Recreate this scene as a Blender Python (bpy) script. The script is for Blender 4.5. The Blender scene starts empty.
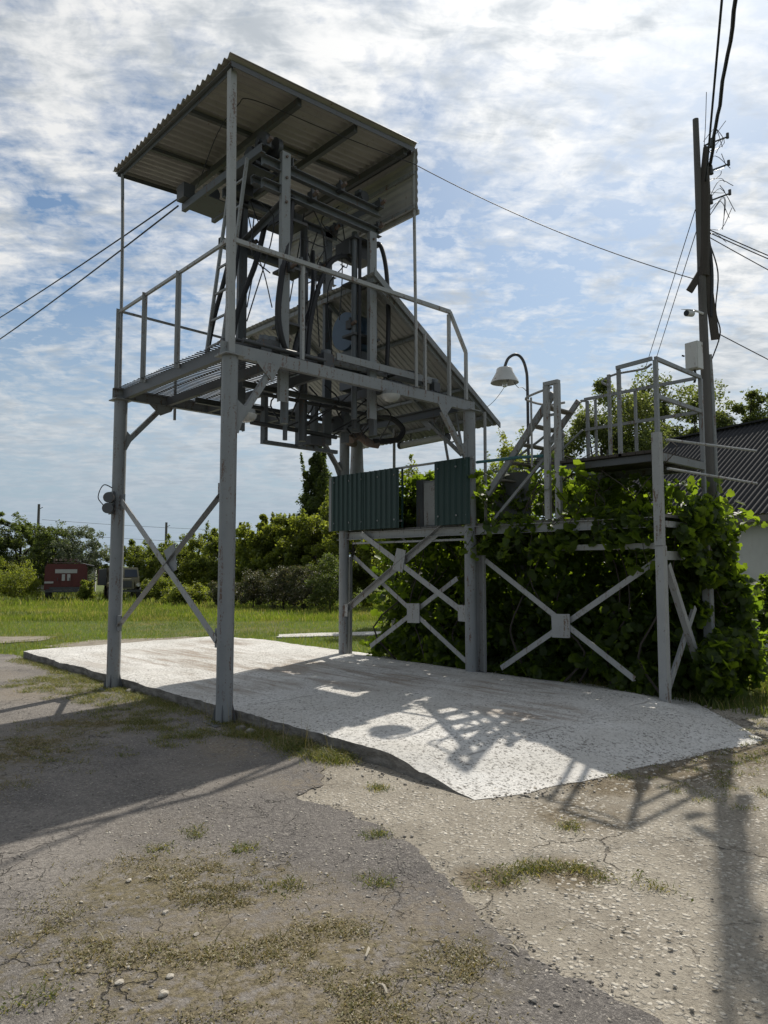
import bpy, math, random
import numpy as np
from mathutils import Vector, noise as mnoise

random.seed(7)
rng = np.random.default_rng(11)
S = bpy.context.scene
C = S.collection
V3 = lambda *a: np.array(a, float)

# ------------------------------------------------------------------ camera
cam = bpy.data.cameras.new('camera')
cam.sensor_fit = 'VERTICAL'; cam.sensor_height = 36.0; cam.sensor_width = 27.0
cam.lens = 24.99; cam.clip_start = 0.05; cam.clip_end = 9000
cam_o = bpy.data.objects.new('camera', cam); C.objects.link(cam_o)
EYE = V3(-3.870, -6.496, 1.6)
cam_o.location = EYE
cam_o.rotation_euler = (math.radians(90 + 4.346), 0, math.radians(46.767 - 90))
S.camera = cam_o
S.view_settings.view_transform = 'Standard'; S.view_settings.look = 'None'
S.view_settings.exposure = 0.12; S.view_settings.gamma = 1.0
FWD = V3(0.685, 0.7286, 0); RGT = V3(0.7286, -0.685, 0)

def away(fwd, right, z=0.0):
    """a spot so many metres ahead of and right of where one enters the yard"""
    p = EYE + FWD * fwd + RGT * right
    return V3(p[0], p[1], z)

# ------------------------------------------------------------------ node helpers
class NT:
    def __init__(s, tree):
        s.t = tree; s.n = tree.nodes; s.l = tree.links
    def new(s, kind, ins=None, **props):
        n = s.n.new(kind)
        for k, v in props.items():
            setattr(n, k, v)
        for k, v in (ins or {}).items():
            s.put(n.inputs[k], v)
        return n
    def put(s, sock, v):
        if isinstance(v, bpy.types.NodeSocket): s.l.new(v, sock)
        elif isinstance(v, bpy.types.Node): s.l.new(v.outputs[0], sock)
        else:
            if sock.type == 'RGBA' and not hasattr(v, '__len__'): v = (v, v, v, 1)
            elif sock.type == 'RGBA' and len(v) == 3: v = (*v, 1)
            sock.default_value = v
    def math(s, op, a, b=0.0, clamp=False):
        return s.new('ShaderNodeMath', {0: a, 1: b}, operation=op, use_clamp=clamp).outputs[0]
    def vmath(s, op, a, b=None):
        n = s.new('ShaderNodeVectorMath', {0: a}, operation=op)
        if b is not None: s.put(n.inputs[1], b)
        return n.outputs['Value'] if op in ('DOT_PRODUCT', 'LENGTH', 'DISTANCE') else n.outputs[0]
    def mix(s, f, a, b, blend='MIX'):
        n = s.new('ShaderNodeMix', data_type='RGBA', blend_type=blend)
        s.put(n.inputs['Factor'], f); s.put(n.inputs[6], a); s.put(n.inputs[7], b)
        return n.outputs[2]
    def noise(s, vec, scale, detail=4, rough=.55, dist=0.0, lac=2.0):
        return s.new('ShaderNodeTexNoise', {'Vector': vec, 'Scale': scale, 'Detail': detail,
                     'Roughness': rough, 'Distortion': dist, 'Lacunarity': lac}).outputs['Fac']
    def ramp(s, f, a, b, smooth=True):
        return s.new('ShaderNodeMapRange', {0: f, 1: a, 2: b, 3: 0.0, 4: 1.0},
                     interpolation_type='SMOOTHSTEP' if smooth else 'LINEAR').outputs[0]
    def scale(s, v, k):
        n = s.new('ShaderNodeVectorMath', {0: v}, operation='SCALE'); s.put(n.inputs[3], k)
        return n.outputs[0]

# ------------------------------------------------------------------ sun and sky
SUN = Vector((0.92, 0.375, 1.005)).normalized()
sun = bpy.data.lights.new('sun', 'SUN'); sun.energy = 4.8; sun.angle = math.radians(0.6)
sun.color = (1.0, 0.945, 0.85)
sun_o = bpy.data.objects.new('sun', sun); C.objects.link(sun_o)
sun_o.rotation_euler = (-SUN).to_track_quat('-Z', 'Y').to_euler()
sun_o.location = (40, 16, 45)

W = bpy.data.worlds.new('World'); S.world = W; W.use_nodes = True
w = NT(W.node_tree); w.n.clear()
sky = w.new('ShaderNodeTexSky', sky_type='NISHITA', sun_disc=False,
            sun_elevation=math.asin(SUN.z), sun_rotation=math.atan2(SUN.x, SUN.y),
            air_density=1.0, dust_density=0.8, ozone_density=1.2)
g = w.new('ShaderNodeTexCoord').outputs['Generated']
d = w.vmath('NORMALIZE', g)
sep = w.new('ShaderNodeSeparateXYZ', {0: d})
zc = w.math('MAXIMUM', sep.outputs[2], 0.0)
den = w.math('ADD', zc, 0.16)
cx = w.math('DIVIDE', sep.outputs[0], den); cy = w.math('DIVIDE', sep.outputs[1], den)
p = w.new('ShaderNodeCombineXYZ', {0: cx, 1: cy, 2: 0.37}).outputs[0]
big = w.noise(p, 1.5, 3, .5, .3)
mid = w.noise(w.vmath('ADD', p, (3.1, 1.7, 0)), 4.0, 7, .62, .7)
puff = w.noise(w.vmath('ADD', p, (9.4, 5.1, 0)), 16.0, 5, .60, .5)
rip = w.vmath('ADD', w.vmath('MULTIPLY', w.new('ShaderNodeVectorRotate', {'Vector': p, 'Angle': 0.7}, rotation_type='Z_AXIS'), (1.0, 2.4, 1.0)), (1.2, 7.7, 0))
fine = w.noise(rip, 11.0, 6, .62, .5)
cov = w.math('ADD', w.math('MULTIPLY', big, 0.44), w.math('MULTIPLY', mid, 0.58))
cov = w.math('ADD', cov, w.math('MULTIPLY', fine, 0.26))
cov = w.math('ADD', cov, w.math('MULTIPLY', puff, 0.34))       # mean about .73
# open gaps of blue between the cloud fields, and denser banks (direction, radius, depth)
def skydir(az, el):
    """azimuth measured clockwise from straight ahead, degrees"""
    a = math.radians(az); e = math.radians(el)
    h = FWD * math.cos(a) + RGT * math.sin(a)
    return (h[0] * math.cos(e), h[1] * math.cos(e), math.sin(e))
for az, el, r, k in ((-20, 23, 10, .12), (-15, 31, 6, .07), (12, 25, 8, .11), (17, 20, 6, .07), (31, 43, 11, .16), (24, 28, 6, .09), (3, 39, 6, .07),
                     (-33, 40, 8, .09), (-24, 14, 8, .05), (70, 35, 20, .1), (150, 40, 30, .1), (-110, 30, 25, .1)):
    dt = w.vmath('DOT_PRODUCT', d, skydir(az, el))
    cov = w.math('SUBTRACT', cov, w.math('MULTIPLY', w.ramp(dt, math.cos(math.radians(r * 1.5)), 1.0), k))
for az, el, r, k in ((-28, 30, 10, .05), (18, 38, 9, .07), (10, 33, 8, .05), (25, 18, 9, .05), (-6, 41, 7, .03)):
    dt = w.vmath('DOT_PRODUCT', d, skydir(az, el))
    cov = w.math('ADD', cov, w.math('MULTIPLY', w.ramp(dt, math.cos(math.radians(r * 1.5)), 1.0), k))
dens = w.ramp(cov, 0.655, 0.86, False)
dens = w.math('MULTIPLY', w.math('POWER', dens, 0.85), 0.98)
# cloud brightness: thin parts white, thick parts a little grey, brighter towards the hidden sun
thick = w.ramp(w.math('ADD', w.math('MULTIPLY', w.noise(w.vmath('ADD', p, (.05, .03, .15)), 6.0, 5, .6, .5), .6), w.math('MULTIPLY', w.noise(w.vmath('ADD', rip, (.1, .2, .4)), 9.0, 5, .6, .4), .5)), 0.45, 0.70)
sd = w.vmath('DOT_PRODUCT', d, tuple(SUN))
glow = w.math('POWER', w.math('MAXIMUM', sd, 0.0), 9.0)
bri = w.math('ADD', 7.2, w.math('MULTIPLY', glow, 2.6))
bri = w.math('MULTIPLY', bri, w.math('SUBTRACT', 1.10, w.math('MULTIPLY', thick, 0.40)))
ccol = w.mix(thick, (1.0, 1.0, 0.99), (0.86, 0.93, 1.0))
cl = w.scale(ccol, bri)
blue = w.scale(w.mix(1.0, sky.outputs[0], (0.90, 1.0, 1.02), 'MULTIPLY'), 0.86)
skyc = w.mix(dens, blue, cl)
# pale moist air low over the horizon
hz = w.new('ShaderNodeMapRange', {0: sep.outputs[2], 1: 0.0, 2: 0.42, 3: 0.92, 4: 0.0}, interpolation_type='SMOOTHSTEP').outputs[0]
hazec = w.scale(w.mix(w.ramp(sep.outputs[2], 0.02, 0.3), (0.60, 0.75, 0.90), (0.78, 0.88, 0.97)), w.math('ADD', 5.6, w.math('MULTIPLY', glow, 2.0)))
skyc = w.mix(hz, skyc, hazec)
bg = w.new('ShaderNodeBackground', {'Color': skyc, 'Strength': 0.1})
w.l.new(bg.outputs[0], w.new('ShaderNodeOutputWorld').inputs[0])

# ------------------------------------------------------------------ materials
def material(name, build):
    m = bpy.data.materials.new(name); m.use_nodes = True
    t = NT(m.node_tree); t.n.clear()
    pos = t.new('ShaderNodeNewGeometry').outputs['Position']
    sh = build(t, pos)
    t.l.new(sh, t.new('ShaderNodeOutputMaterial').inputs[0])
    return m

def bsdf(t, col, rough=.6, metal=0.0, height=None, bump=.3, dist=.01, spec=.4):
    b = t.new('ShaderNodeBsdfPrincipled', {'Base Color': col, 'Roughness': rough, 'Metallic': metal, 'Specular IOR Level': spec})
    if height is not None:
        bn = t.new('ShaderNodeBump', {'Strength': bump, 'Distance': dist, 'Height': height})
        t.l.new(bn.outputs[0], b.inputs['Normal'])
    return b.outputs[0]

def painted(name, col, rust=.25, rough=.5, grime=.35, rustc=(0.10, 0.045, 0.02), scale=1.0, metal=0.0):
    def f(t, pos):
        a = t.noise(pos, 3.0 * scale, 5, .6)
        b = t.noise(t.vmath('MULTIPLY', pos, (9, 9, 1.2)), 2.0 * scale, 5, .65)
        fine = t.noise(pos, 60, 4, .6)
        c = t.mix(t.math('MULTIPLY', t.ramp(a, .3, .8), grime), col, tuple(x * .6 for x in col))
        c = t.mix(t.math('MULTIPLY', t.ramp(b, .5, .8), grime), c, tuple(x * .72 for x in (col[0] * 1.02, col[1] * .97, col[2] * .88)))
        rm = t.ramp(t.math('ADD', t.math('MULTIPLY', b, .6), t.math('MULTIPLY', t.noise(pos, 38, 5, .7), .45)), .665 - rust * .22, .73 - rust * .2)
        c = t.mix(t.math('MULTIPLY', rm, .85), c, rustc)
        return bsdf(t, c, rough, metal, fine, .15, .004)
    return material(name, f)

M = {}
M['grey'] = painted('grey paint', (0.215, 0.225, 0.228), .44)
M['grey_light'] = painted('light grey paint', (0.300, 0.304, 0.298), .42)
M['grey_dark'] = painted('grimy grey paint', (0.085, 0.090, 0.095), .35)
M['machine'] = painted('machine paint', (0.105, 0.115, 0.125), .35)
M['dark_steel'] = painted('dark oily steel', (0.05, 0.052, 0.055), .3, .45)
M['rust_steel'] = painted('rusty steel', (0.13, 0.10, 0.085), .6, .7)
M['sheet'] = painted('galvanised roofing sheet', (0.34, 0.325, 0.30), .18, .5, .5, metal=.1)
M['sheet_lean'] = painted('weathered sheet', (0.31, 0.31, 0.295), .12, .5, .45, metal=.1)
M['green_sheet'] = painted('dark green sheet', (0.010, 0.034, 0.028), .05, .4, .3)
M['teal_pipe'] = painted('teal painted pipe', (0.04, 0.13, 0.14), .1, .5)
M['rubber'] = painted('black rubber', (0.018, 0.018, 0.02), 0, .55, .2)
M['white_enamel'] = painted('dull white enamel', (0.50, 0.50, 0.48), .2, .4)
M['blue_tank'] = painted('blue grey drum', (0.08, 0.13, 0.20), .1, .5)
M['black_roof'] = painted('black bitumen roofing', (0.020, 0.0205, 0.023), 0, .9, .5)
M['red_truck'] = painted('faded red truck paint', (0.080, 0.013, 0.011), .3, .5, .5)
M['khaki'] = painted('khaki truck paint', (0.16, 0.145, 0.09), .25, .5, .4)
M['white_paint'] = painted('old white paint', (0.34, 0.33, 0.32), .2, .5, .25)
M['brown_wood'] = painted('weathered dark timber', (0.055, 0.047, 0.04), 0, .85, .5)
M['grey_wood'] = painted('weathered grey timber', (0.20, 0.185, 0.165), 0, .9, .5)
M['dry_wood'] = painted('bleached wood', (0.40, 0.36, 0.29), 0, .9, .4)
M['plaster'] = painted('whitewashed plaster', (0.58, 0.57, 0.54), .05, .9, .3)
M['pole'] = painted('weathered pole', (0.105, 0.10, 0.095), .05, .9, .5)

def glassf(t, pos):
    return t.new('ShaderNodeBsdfPrincipled', {'Base Color': (0.03, 0.035, 0.04, 1), 'Roughness': .08}).outputs[0]
M['dark_glass'] = material('dark window glass', glassf)
def bulbf(t, pos):
    return t.new('ShaderNodeBsdfPrincipled', {'Base Color': (0.8, 0.8, 0.78, 1), 'Roughness': .15, 'Transmission Weight': .5}).outputs[0]
M['frosted'] = material('frosted lamp glass', bulbf)
def stonef(t, pos):
    r = t.new('ShaderNodeNewGeometry').outputs['Random Per Island']
    c = t.mix(r, (0.33, 0.295, 0.24), (0.50, 0.465, 0.40))
    c = t.mix(t.ramp(t.noise(pos, 70, 3), .4, .7), c, (0.24, 0.21, 0.17))
    return bsdf(t, c, .85, 0, t.noise(pos, 160, 3), .4, .002)
M['stone'] = material('pale limestone', stonef)
def grainf(t, pos):
    r = t.new('ShaderNodeNewGeometry').outputs['Random Per Island']
    c = t.mix(r, (0.15, 0.135, 0.118), (0.38, 0.345, 0.295))
    return bsdf(t, c, .9)
M['grain'] = material('mixed gravel', grainf)

def leaf_mat(name, c1, c2, trans=.45, tcol=None, dry=None, rough=.5):
    def f(t, pos):
        r = t.new('ShaderNodeNewGeometry').outputs['Random Per Island']
        c = t.mix(r, c1, c2)
        n = t.noise(pos, 1.3, 3)
        c = t.mix(t.ramp(n, .35, .75), c, tuple(x * .68 for x in c2))
        if dry:
            c = t.mix(t.math('GREATER_THAN', t.math('FRACT', t.math('MULTIPLY', r, 17.3)), dry[0]), c, dry[1])
        b = t.new('ShaderNodeBsdfPrincipled', {'Base Color': c, 'Roughness': rough, 'Specular IOR Level': .35})
        tc = t.mix(1.0, c, tcol or (1.6, 1.9, .7), 'MULTIPLY')
        tr = t.new('ShaderNodeBsdfTranslucent', {0: tc})
        mx = t.new('ShaderNodeMixShader', {0: trans}); t.l.new(b.outputs[0], mx.inputs[1]); t.l.new(tr.outputs[0], mx.inputs[2])
        return mx.outputs[0]
    return material(name, f)
M['vine'] = leaf_mat('grape leaf', (0.024, 0.042, 0.012), (0.052, 0.078, 0.019), .58, (6.2, 5.8, 1.2))
M['bush'] = leaf_mat('bush leaf', (0.075, 0.108, 0.028), (0.135, 0.160, 0.048), .55, (2.2, 2.1, .8))
M['bush_dark'] = leaf_mat('dark bush leaf', (0.050, 0.076, 0.026), (0.095, 0.118, 0.042), .5, (2.0, 2.0, .9))
M['bush_pale'] = leaf_mat('pale willow leaf', (0.10, 0.125, 0.07), (0.17, 0.19, 0.12), .35, (1.3, 1.4, .9))
M['maple'] = leaf_mat('maple leaf', (0.095, 0.130, 0.030), (0.165, 0.190, 0.050), .55, (2.2, 2.1, .8))
M['shrub_dry'] = leaf_mat('dry shrub leaf', (0.050, 0.066, 0.026), (0.095, 0.100, 0.050), .35, (1.4, 1.4, .8), (.8, (0.12, 0.10, 0.075)))
M['tree_leaf'] = leaf_mat('orchard leaf', (0.065, 0.090, 0.032), (0.120, 0.145, 0.062), .5, (2.2, 2.1, 1.0))
def grassf(t, pos):
    r = t.new('ShaderNodeNewGeometry').outputs['Random Per Island']
    c = t.mix(r, (0.095, 0.145, 0.022), (0.165, 0.205, 0.038))
    c = t.mix(t.ramp(t.noise(pos, .28, 4, .6), .40, .62), c, t.mix(r, (0.060, 0.090, 0.022), (0.105, 0.130, 0.036)))
    c = t.mix(t.math('MULTIPLY', t.ramp(t.noise(t.vmath('ADD', pos, (40, 11, 0)), .45, 4, .6), .52, .66), .7), c, t.mix(r, (0.17, 0.165, 0.06), (0.27, 0.235, 0.12)))
    c = t.mix(t.math('GREATER_THAN', t.math('FRACT', t.math('MULTIPLY', r, 17.3)), .88), c, (0.27, 0.235, 0.13))
    b = t.new('ShaderNodeBsdfPrincipled', {'Base Color': c, 'Roughness': .55, 'Specular IOR Level': .3})
    tr = t.new('ShaderNodeBsdfTranslucent', {0: t.mix(1.0, c, (1.7, 1.7, .7), 'MULTIPLY')})
    mx = t.new('ShaderNodeMixShader', {0: .5}); t.l.new(b.outputs[0], mx.inputs[1]); t.l.new(tr.outputs[0], mx.inputs[2])
    return mx.outputs[0]
M['grass'] = material('meadow grass', grassf)
M['lawn'] = leaf_mat('meadow grass', (0.085, 0.135, 0.020), (0.155, 0.200, 0.036), .5, (1.7, 1.8, .6), (.90, (0.24, 0.21, 0.10)))
M['weed'] = leaf_mat('yard weed', (0.070, 0.100, 0.024), (0.135, 0.150, 0.044), .42, (1.7, 1.7, .7), (.66, (0.24, 0.205, 0.11)))
M['moss'] = leaf_mat('low moss and dry grass', (0.115, 0.115, 0.036), (0.205, 0.185, 0.075), .3, (1.5, 1.4, .8), (.5, (0.27, 0.225, 0.135)))
M['bark'] = painted('bark', (0.055, 0.046, 0.038), 0, .95, .5)

def meadowf(t, pos):
    a = t.noise(pos, .35, 5, .6); b = t.noise(pos, 6, 5, .65); e = t.noise(pos, .06, 3)
    c = t.mix(a, (0.055, 0.085, 0.022), (0.11, 0.135, 0.04))
    c = t.mix(t.ramp(b, .45, .75), c, (0.045, 0.06, 0.022))
    c = t.mix(t.math('MULTIPLY', t.ramp(e, .5, .7), .5), c, (0.15, 0.15, 0.06))
    c = t.mix(t.math('MULTIPLY', t.ramp(t.noise(pos, .5, 4), .52, .66), .6), c, (0.16, 0.135, 0.08))
    return bsdf(t, c, .95, 0, b, .6, .05, .1)
M['meadow'] = material('meadow ground', meadowf)

def spots(t, pos, pts):
    """soft union of round patches on the ground"""
    out = None
    for x, y, r in pts:
        dd = t.vmath('DISTANCE', t.vmath('MULTIPLY', pos, (1, 1, 0)), (x, y, 0))
        m = t.ramp(dd, r, r * .35)
        out = m if out is None else t.math('MAXIMUM', out, m)
    return out

MOSS = [(-2.21, -3.04, .55), (-1.90, -3.30, .45), (-1.92, -4.08, .42), (-2.42, -3.9, .6), (-2.75, -3.3, .45), (-1.65, -4.5, .4),
        (-2.9, -4.35, .5), (-2.2, -4.6, .5), (-2.5, -5.0, .5), (-1.8, .2, .7), (-1.1, .9, .6), (-2.6, -.5, .6), (-3.4, .6, .8)]
DIRT = [(-.3, 1.2, .8), (-.35, -1.0, .6), (-.7, 3.2, 1.0), (-1.4, 5.2, 1.2), (-2.1, -3.9, 1.0), (-1.5, -4.1, .5), (-.5, -2.2, .5), (-3, 3.5, 1.0)]
def asphaltf(t, pos):
    gr = t.noise(pos, 150, 3, .75); g2 = t.noise(pos, 55, 4, .7); med = t.noise(pos, 18, 5, .65); big = t.noise(pos, 1.1, 6, .62); bb = t.noise(pos, .35, 3)
    px = t.new('ShaderNodeSeparateXYZ', {0: pos}).outputs
    c = t.mix(t.ramp(big, .3, .7), (0.118, 0.108, 0.100), (0.235, 0.212, 0.188))
    strip = t.math('MULTIPLY', t.ramp(t.math('ADD', px[0], t.math('MULTIPLY', t.math('SUBTRACT', big, .5), .7)), -1.85, -1.45), t.ramp(px[1], -1.6, -2.4))
    c = t.mix(t.math('MULTIPLY', strip, .75), c, t.mix(big, (0.100, 0.092, 0.088), (0.140, 0.128, 0.120)))
    c = t.mix(t.math('MULTIPLY', t.ramp(med, .52, .72), .55), c, (0.085, 0.078, 0.072))
    c = t.mix(t.math('MULTIPLY', t.ramp(med, .46, .28), .45), c, (0.30, 0.275, 0.245))
    c = t.mix(t.math('MULTIPLY', t.ramp(g2, .53, .68), .8), c, (0.060, 0.055, 0.052))
    c = t.mix(t.math('MULTIPLY', t.ramp(g2, .45, .33), .8), c, (0.33, 0.305, 0.275))
    c = t.mix(t.math('MULTIPLY', t.ramp(gr, .50, .66), .6), c, (0.33, 0.305, 0.275))
    vo = t.new('ShaderNodeTexVoronoi', {'Vector': pos, 'Scale': 48.0}); vc = t.new('ShaderNodeSeparateColor', {0: vo.outputs['Color']}).outputs
    sp = t.math('MULTIPLY', t.ramp(vo.outputs['Distance'], .34, .24), t.math('GREATER_THAN', vc[0], .72))
    c = t.mix(t.math('MULTIPLY', sp, .8), c, t.mix(vc[1], (0.09, 0.08, 0.075), (0.42, 0.385, 0.335)))
    # dirt washed over the old asphalt
    dm = t.math('ADD', t.math('MULTIPLY', spots(t, pos, DIRT), .75), t.math('MULTIPLY', t.ramp(bb, .48, .66), .4))
    dm = t.math('MULTIPLY', dm, t.ramp(t.math('ADD', t.math('MULTIPLY', med, .6), t.math('MULTIPLY', big, .5)), .44, .60))
    c = t.mix(t.math('MINIMUM', dm, .9), c, t.mix(t.ramp(g2, .35, .65), (0.145, 0.118, 0.086), (0.30, 0.26, 0.205)))
    mm = t.math('MULTIPLY', spots(t, pos, MOSS), t.ramp(t.math('ADD', t.math('MULTIPLY', med, .7), t.math('MULTIPLY', big, .35)), .45, .60))
    c = t.mix(t.math('MULTIPLY', mm, .8), c, t.mix(t.ramp(g2, .35, .65), (0.085, 0.070, 0.036), (0.21, 0.175, 0.095)))
    # cracks
    wv = t.vmath('ADD', pos, t.scale(t.new('ShaderNodeTexNoise', {'Vector': pos, 'Scale': 5.0, 'Detail': 5.0}).outputs['Color'], .26))
    v = t.new('ShaderNodeTexVoronoi', {'Vector': wv, 'Scale': 1.9}, feature='DISTANCE_TO_EDGE').outputs['Distance']
    v2 = t.new('ShaderNodeTexVoronoi', {'Vector': wv, 'Scale': 6.0}, feature='DISTANCE_TO_EDGE').outputs['Distance']
    c1 = t.math('MULTIPLY', t.ramp(v, .010, .002), t.ramp(t.noise(pos, .9, 3), .51, .63))
    c2 = t.math('MULTIPLY', t.ramp(v2, .018, .004), t.ramp(t.noise(t.vmath('ADD', pos, (4, 2, 0)), 1.0, 3), .56, .66))
    cr = t.math('MAXIMUM', c1, c2)
    c = t.mix(t.math('MULTIPLY', cr, .75), c, (0.035, 0.032, 0.028))
    h = t.math('ADD', t.math('MULTIPLY', gr, .45), t.math('ADD', t.math('MULTIPLY', g2, .8), t.math('MULTIPLY', med, .9)))
    h = t.math('SUBTRACT', t.math('ADD', h, t.math('MULTIPLY', sp, .35)), t.math('MULTIPLY', cr, 1.2))
    return bsdf(t, c, .95, 0, h, 1.0, .016, .15)
M['asphalt'] = material('old cracked asphalt', asphaltf)

def apronf(t, pos):
    wv = t.vmath('ADD', pos, t.scale(t.new('ShaderNodeTexNoise', {'Vector': pos, 'Scale': 22.0, 'Detail': 4.0}).outputs['Color'], .035))
    vo = t.new('ShaderNodeTexVoronoi', {'Vector': wv, 'Scale': 34.0, 'Randomness': 1.0})
    vd = vo.outputs['Distance']; vc = t.new('ShaderNodeSeparateColor', {0: vo.outputs['Color']}).outputs
    gr = t.noise(pos, 120, 3, .75); g2 = t.noise(pos, 45, 4, .7); big = t.noise(pos, 1.3, 6, .62); med = t.noise(pos, 7, 5, .65)
    base = t.mix(t.ramp(big, .3, .7), (0.215, 0.190, 0.152), (0.33, 0.298, 0.245))
    base = t.mix(t.math('MULTIPLY', t.ramp(g2, .50, .68), .7), base, (0.105, 0.092, 0.076))
    base = t.mix(t.math('MULTIPLY', t.ramp(gr, .52, .66), .5), base, (0.40, 0.365, 0.31))
    show = t.math('MULTIPLY', t.math('GREATER_THAN', vc[0], .30), t.ramp(vd, .52, .36))
    peb = t.mix(vc[1], (0.25, 0.225, 0.185), (0.50, 0.465, 0.40))
    worn = t.ramp(t.math('ADD', t.math('MULTIPLY', med, .6), t.math('MULTIPLY', big, .4)), .40, .54)
    c = t.mix(t.math('MULTIPLY', show, worn), base, peb)
    c = t.mix(t.math('MULTIPLY', t.ramp(med, .54, .70), .55), c, (0.125, 0.108, 0.085))
    dirt = spots(t, pos, [(1.9, -3.7, 1.0), (2.9, -4.3, 1.0), (1.0, -3.7, .5), (3.4, -4.9, .9), (.3, -3.9, .45), (-.55, -4.35, .3), (-.9, -4.1, .25)])
    c = t.mix(t.math('MULTIPLY', dirt, t.ramp(t.math('ADD', t.math('MULTIPLY', med, .5), t.math('MULTIPLY', big, .5)), .38, .52)), c, t.mix(t.ramp(g2, .35, .65), (0.105, 0.083, 0.052), (0.20, 0.165, 0.115)))
    # earth creeping in along the asphalt edge
    wv2 = t.vmath('ADD', pos, t.scale(t.new('ShaderNodeTexNoise', {'Vector': pos, 'Scale': 4.0, 'Detail': 5.0}).outputs['Color'], .3))
    v2 = t.new('ShaderNodeTexVoronoi', {'Vector': wv2, 'Scale': .95}, feature='DISTANCE_TO_EDGE').outputs['Distance']
    cr = t.math('MULTIPLY', t.ramp(v2, .008, .002), t.ramp(t.noise(pos, .8, 3), .50, .60))
    c = t.mix(t.math('MULTIPLY', cr, .8), c, (0.05, 0.042, 0.035))
    h = t.math('ADD', t.math('MULTIPLY', t.ramp(vd, .6, .1), t.math('MULTIPLY', t.math('MULTIPLY', show, worn), .7)), t.math('ADD', t.math('MULTIPLY', gr, .35), t.math('MULTIPLY', g2, .7)))
    h = t.math('SUBTRACT', t.math('ADD', h, t.math('MULTIPLY', med, 1.0)), cr)
    return bsdf(t, c, .93, 0, h, 1.0, .016, .15)
M['apron'] = material('worn concrete with exposed aggregate', apronf)

def slabf(t, pos):
    gr = t.noise(pos, 90, 3, .75); g2 = t.noise(pos, 30, 5, .7); med = t.noise(pos, 8, 5, .65); big = t.noise(pos, .8, 6, .62)
    st = t.noise(t.vmath('MULTIPLY', pos, (3.5, .6, 1)), 1.3, 6, .65, .5)
    c = t.mix(t.ramp(big, .3, .7), (0.70, 0.685, 0.655), (0.55, 0.53, 0.49))
    c = t.mix(t.math('MULTIPLY', t.ramp(med, .54, .72), .45), c, (0.36, 0.345, 0.32))
    for sc, th, k in ((17.0, .34, .35), (40.0, .38, .40)):
        pit = t.new('ShaderNodeTexVoronoi', {'Vector': t.vmath('ADD', pos, t.scale(t.new('ShaderNodeTexNoise', {'Vector': pos, 'Scale': 30.0}).outputs['Color'], .04)), 'Scale': sc})
        pc = t.new('ShaderNodeSeparateColor', {0: pit.outputs['Color']}).outputs
        pm = t.math('MULTIPLY', t.ramp(pit.outputs['Distance'], th, th * .5), t.math('MULTIPLY', t.math('GREATER_THAN', pc[0], k), t.ramp(t.noise(pos, 2.2, 4), .32, .52)))
        c = t.mix(t.math('MULTIPLY', pm, .85), c, (0.20, 0.185, 0.165))
    c = t.mix(t.math('MULTIPLY', t.ramp(g2, .51, .66), .70), c, (0.30, 0.285, 0.26))
    c = t.mix(t.math('MULTIPLY', t.ramp(gr, .52, .68), .35), c, (0.26, 0.245, 0.225))
    worn = t.math('MULTIPLY', spots(t, pos, [(2.0, 2.4, 1.8), (2.6, .6, 1.5), (1.6, 4.4, 1.9), (3.2, -1.2, 1.1), (1.0, 1.2, 1.1), (2.2, -2.2, .8), (3.2, 5.6, 1.0)]), t.ramp(st, .42, .62))
    c = t.mix(t.math('MULTIPLY', worn, .95), c, t.mix(t.ramp(g2, .4, .6), (0.28, 0.23, 0.185), (0.40, 0.36, 0.315)))
    yy = t.math('ADD', t.new('ShaderNodeSeparateXYZ', {0: pos}).outputs[1], t.math('MULTIPLY', t.noise(pos, 2, 4), .14))
    jt = t.math('ABSOLUTE', t.math('SUBTRACT', t.math('FRACT', t.math('ADD', t.math('MULTIPLY', yy, .36), .47)), .5))
    jm = t.math('MULTIPLY', t.ramp(jt, .008, .002), t.ramp(t.noise(pos, 3, 3), .46, .58))
    c = t.mix(t.math('MULTIPLY', jm, .6), c, (0.2, 0.185, 0.165))
    h = t.math('ADD', t.math('MULTIPLY', gr, .4), t.math('ADD', t.math('ADD', med, t.math('MULTIPLY', g2, .8)), t.math('MULTIPLY', pm, -.9)))
    return bsdf(t, c, .9, 0, h, 1.0, .018, .15)
M['slab'] = material('whitewashed concrete', slabf)
def riserf(t, pos):
    gr = t.noise(pos, 60, 4, .7); med = t.noise(t.vmath('MULTIPLY', pos, (1, 1, 3)), 7, 5, .65)
    c = t.mix(t.ramp(med, .3, .7), (0.13, 0.12, 0.105), (0.27, 0.255, 0.23))
    c = t.mix(t.math('MULTIPLY', t.ramp(gr, .55, .75), .5), c, (0.08, 0.07, 0.06))
    return bsdf(t, c, .95, 0, t.math('ADD', gr, med), .9, .02, .1)
M['riser'] = material('broken concrete edge', riserf)
def dirtf(t, pos):
    gr = t.noise(pos, 90, 4, .7); med = t.noise(pos, 4, 5, .65)
    c = t.mix(t.ramp(med, .3, .7), (0.19, 0.165, 0.13), (0.30, 0.27, 0.22))
    c = t.mix(t.math('MULTIPLY', t.ramp(gr, .5, .75), .5), c, (0.12, 0.10, 0.08))
    return bsdf(t, c, .95, 0, t.math('ADD', gr, med), .7, .02, .1)
M['dirt'] = material('bare trodden earth', dirtf)

# ------------------------------------------------------------------ object helpers
def root_of(o):
    loc = V3(*o.location)
    while o.parent:
        o = o.parent; loc = loc + V3(*o.location)
    return loc

def link_mesh(name, me, mats, parent=None, smooth=False):
    o = bpy.data.objects.new(name, me); C.objects.link(o)
    for m in (mats if isinstance(mats, (list, tuple)) else [mats]): me.materials.append(m)
    if smooth: me.shade_smooth()
    if parent is not None: o.parent = parent
    return o

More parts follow.
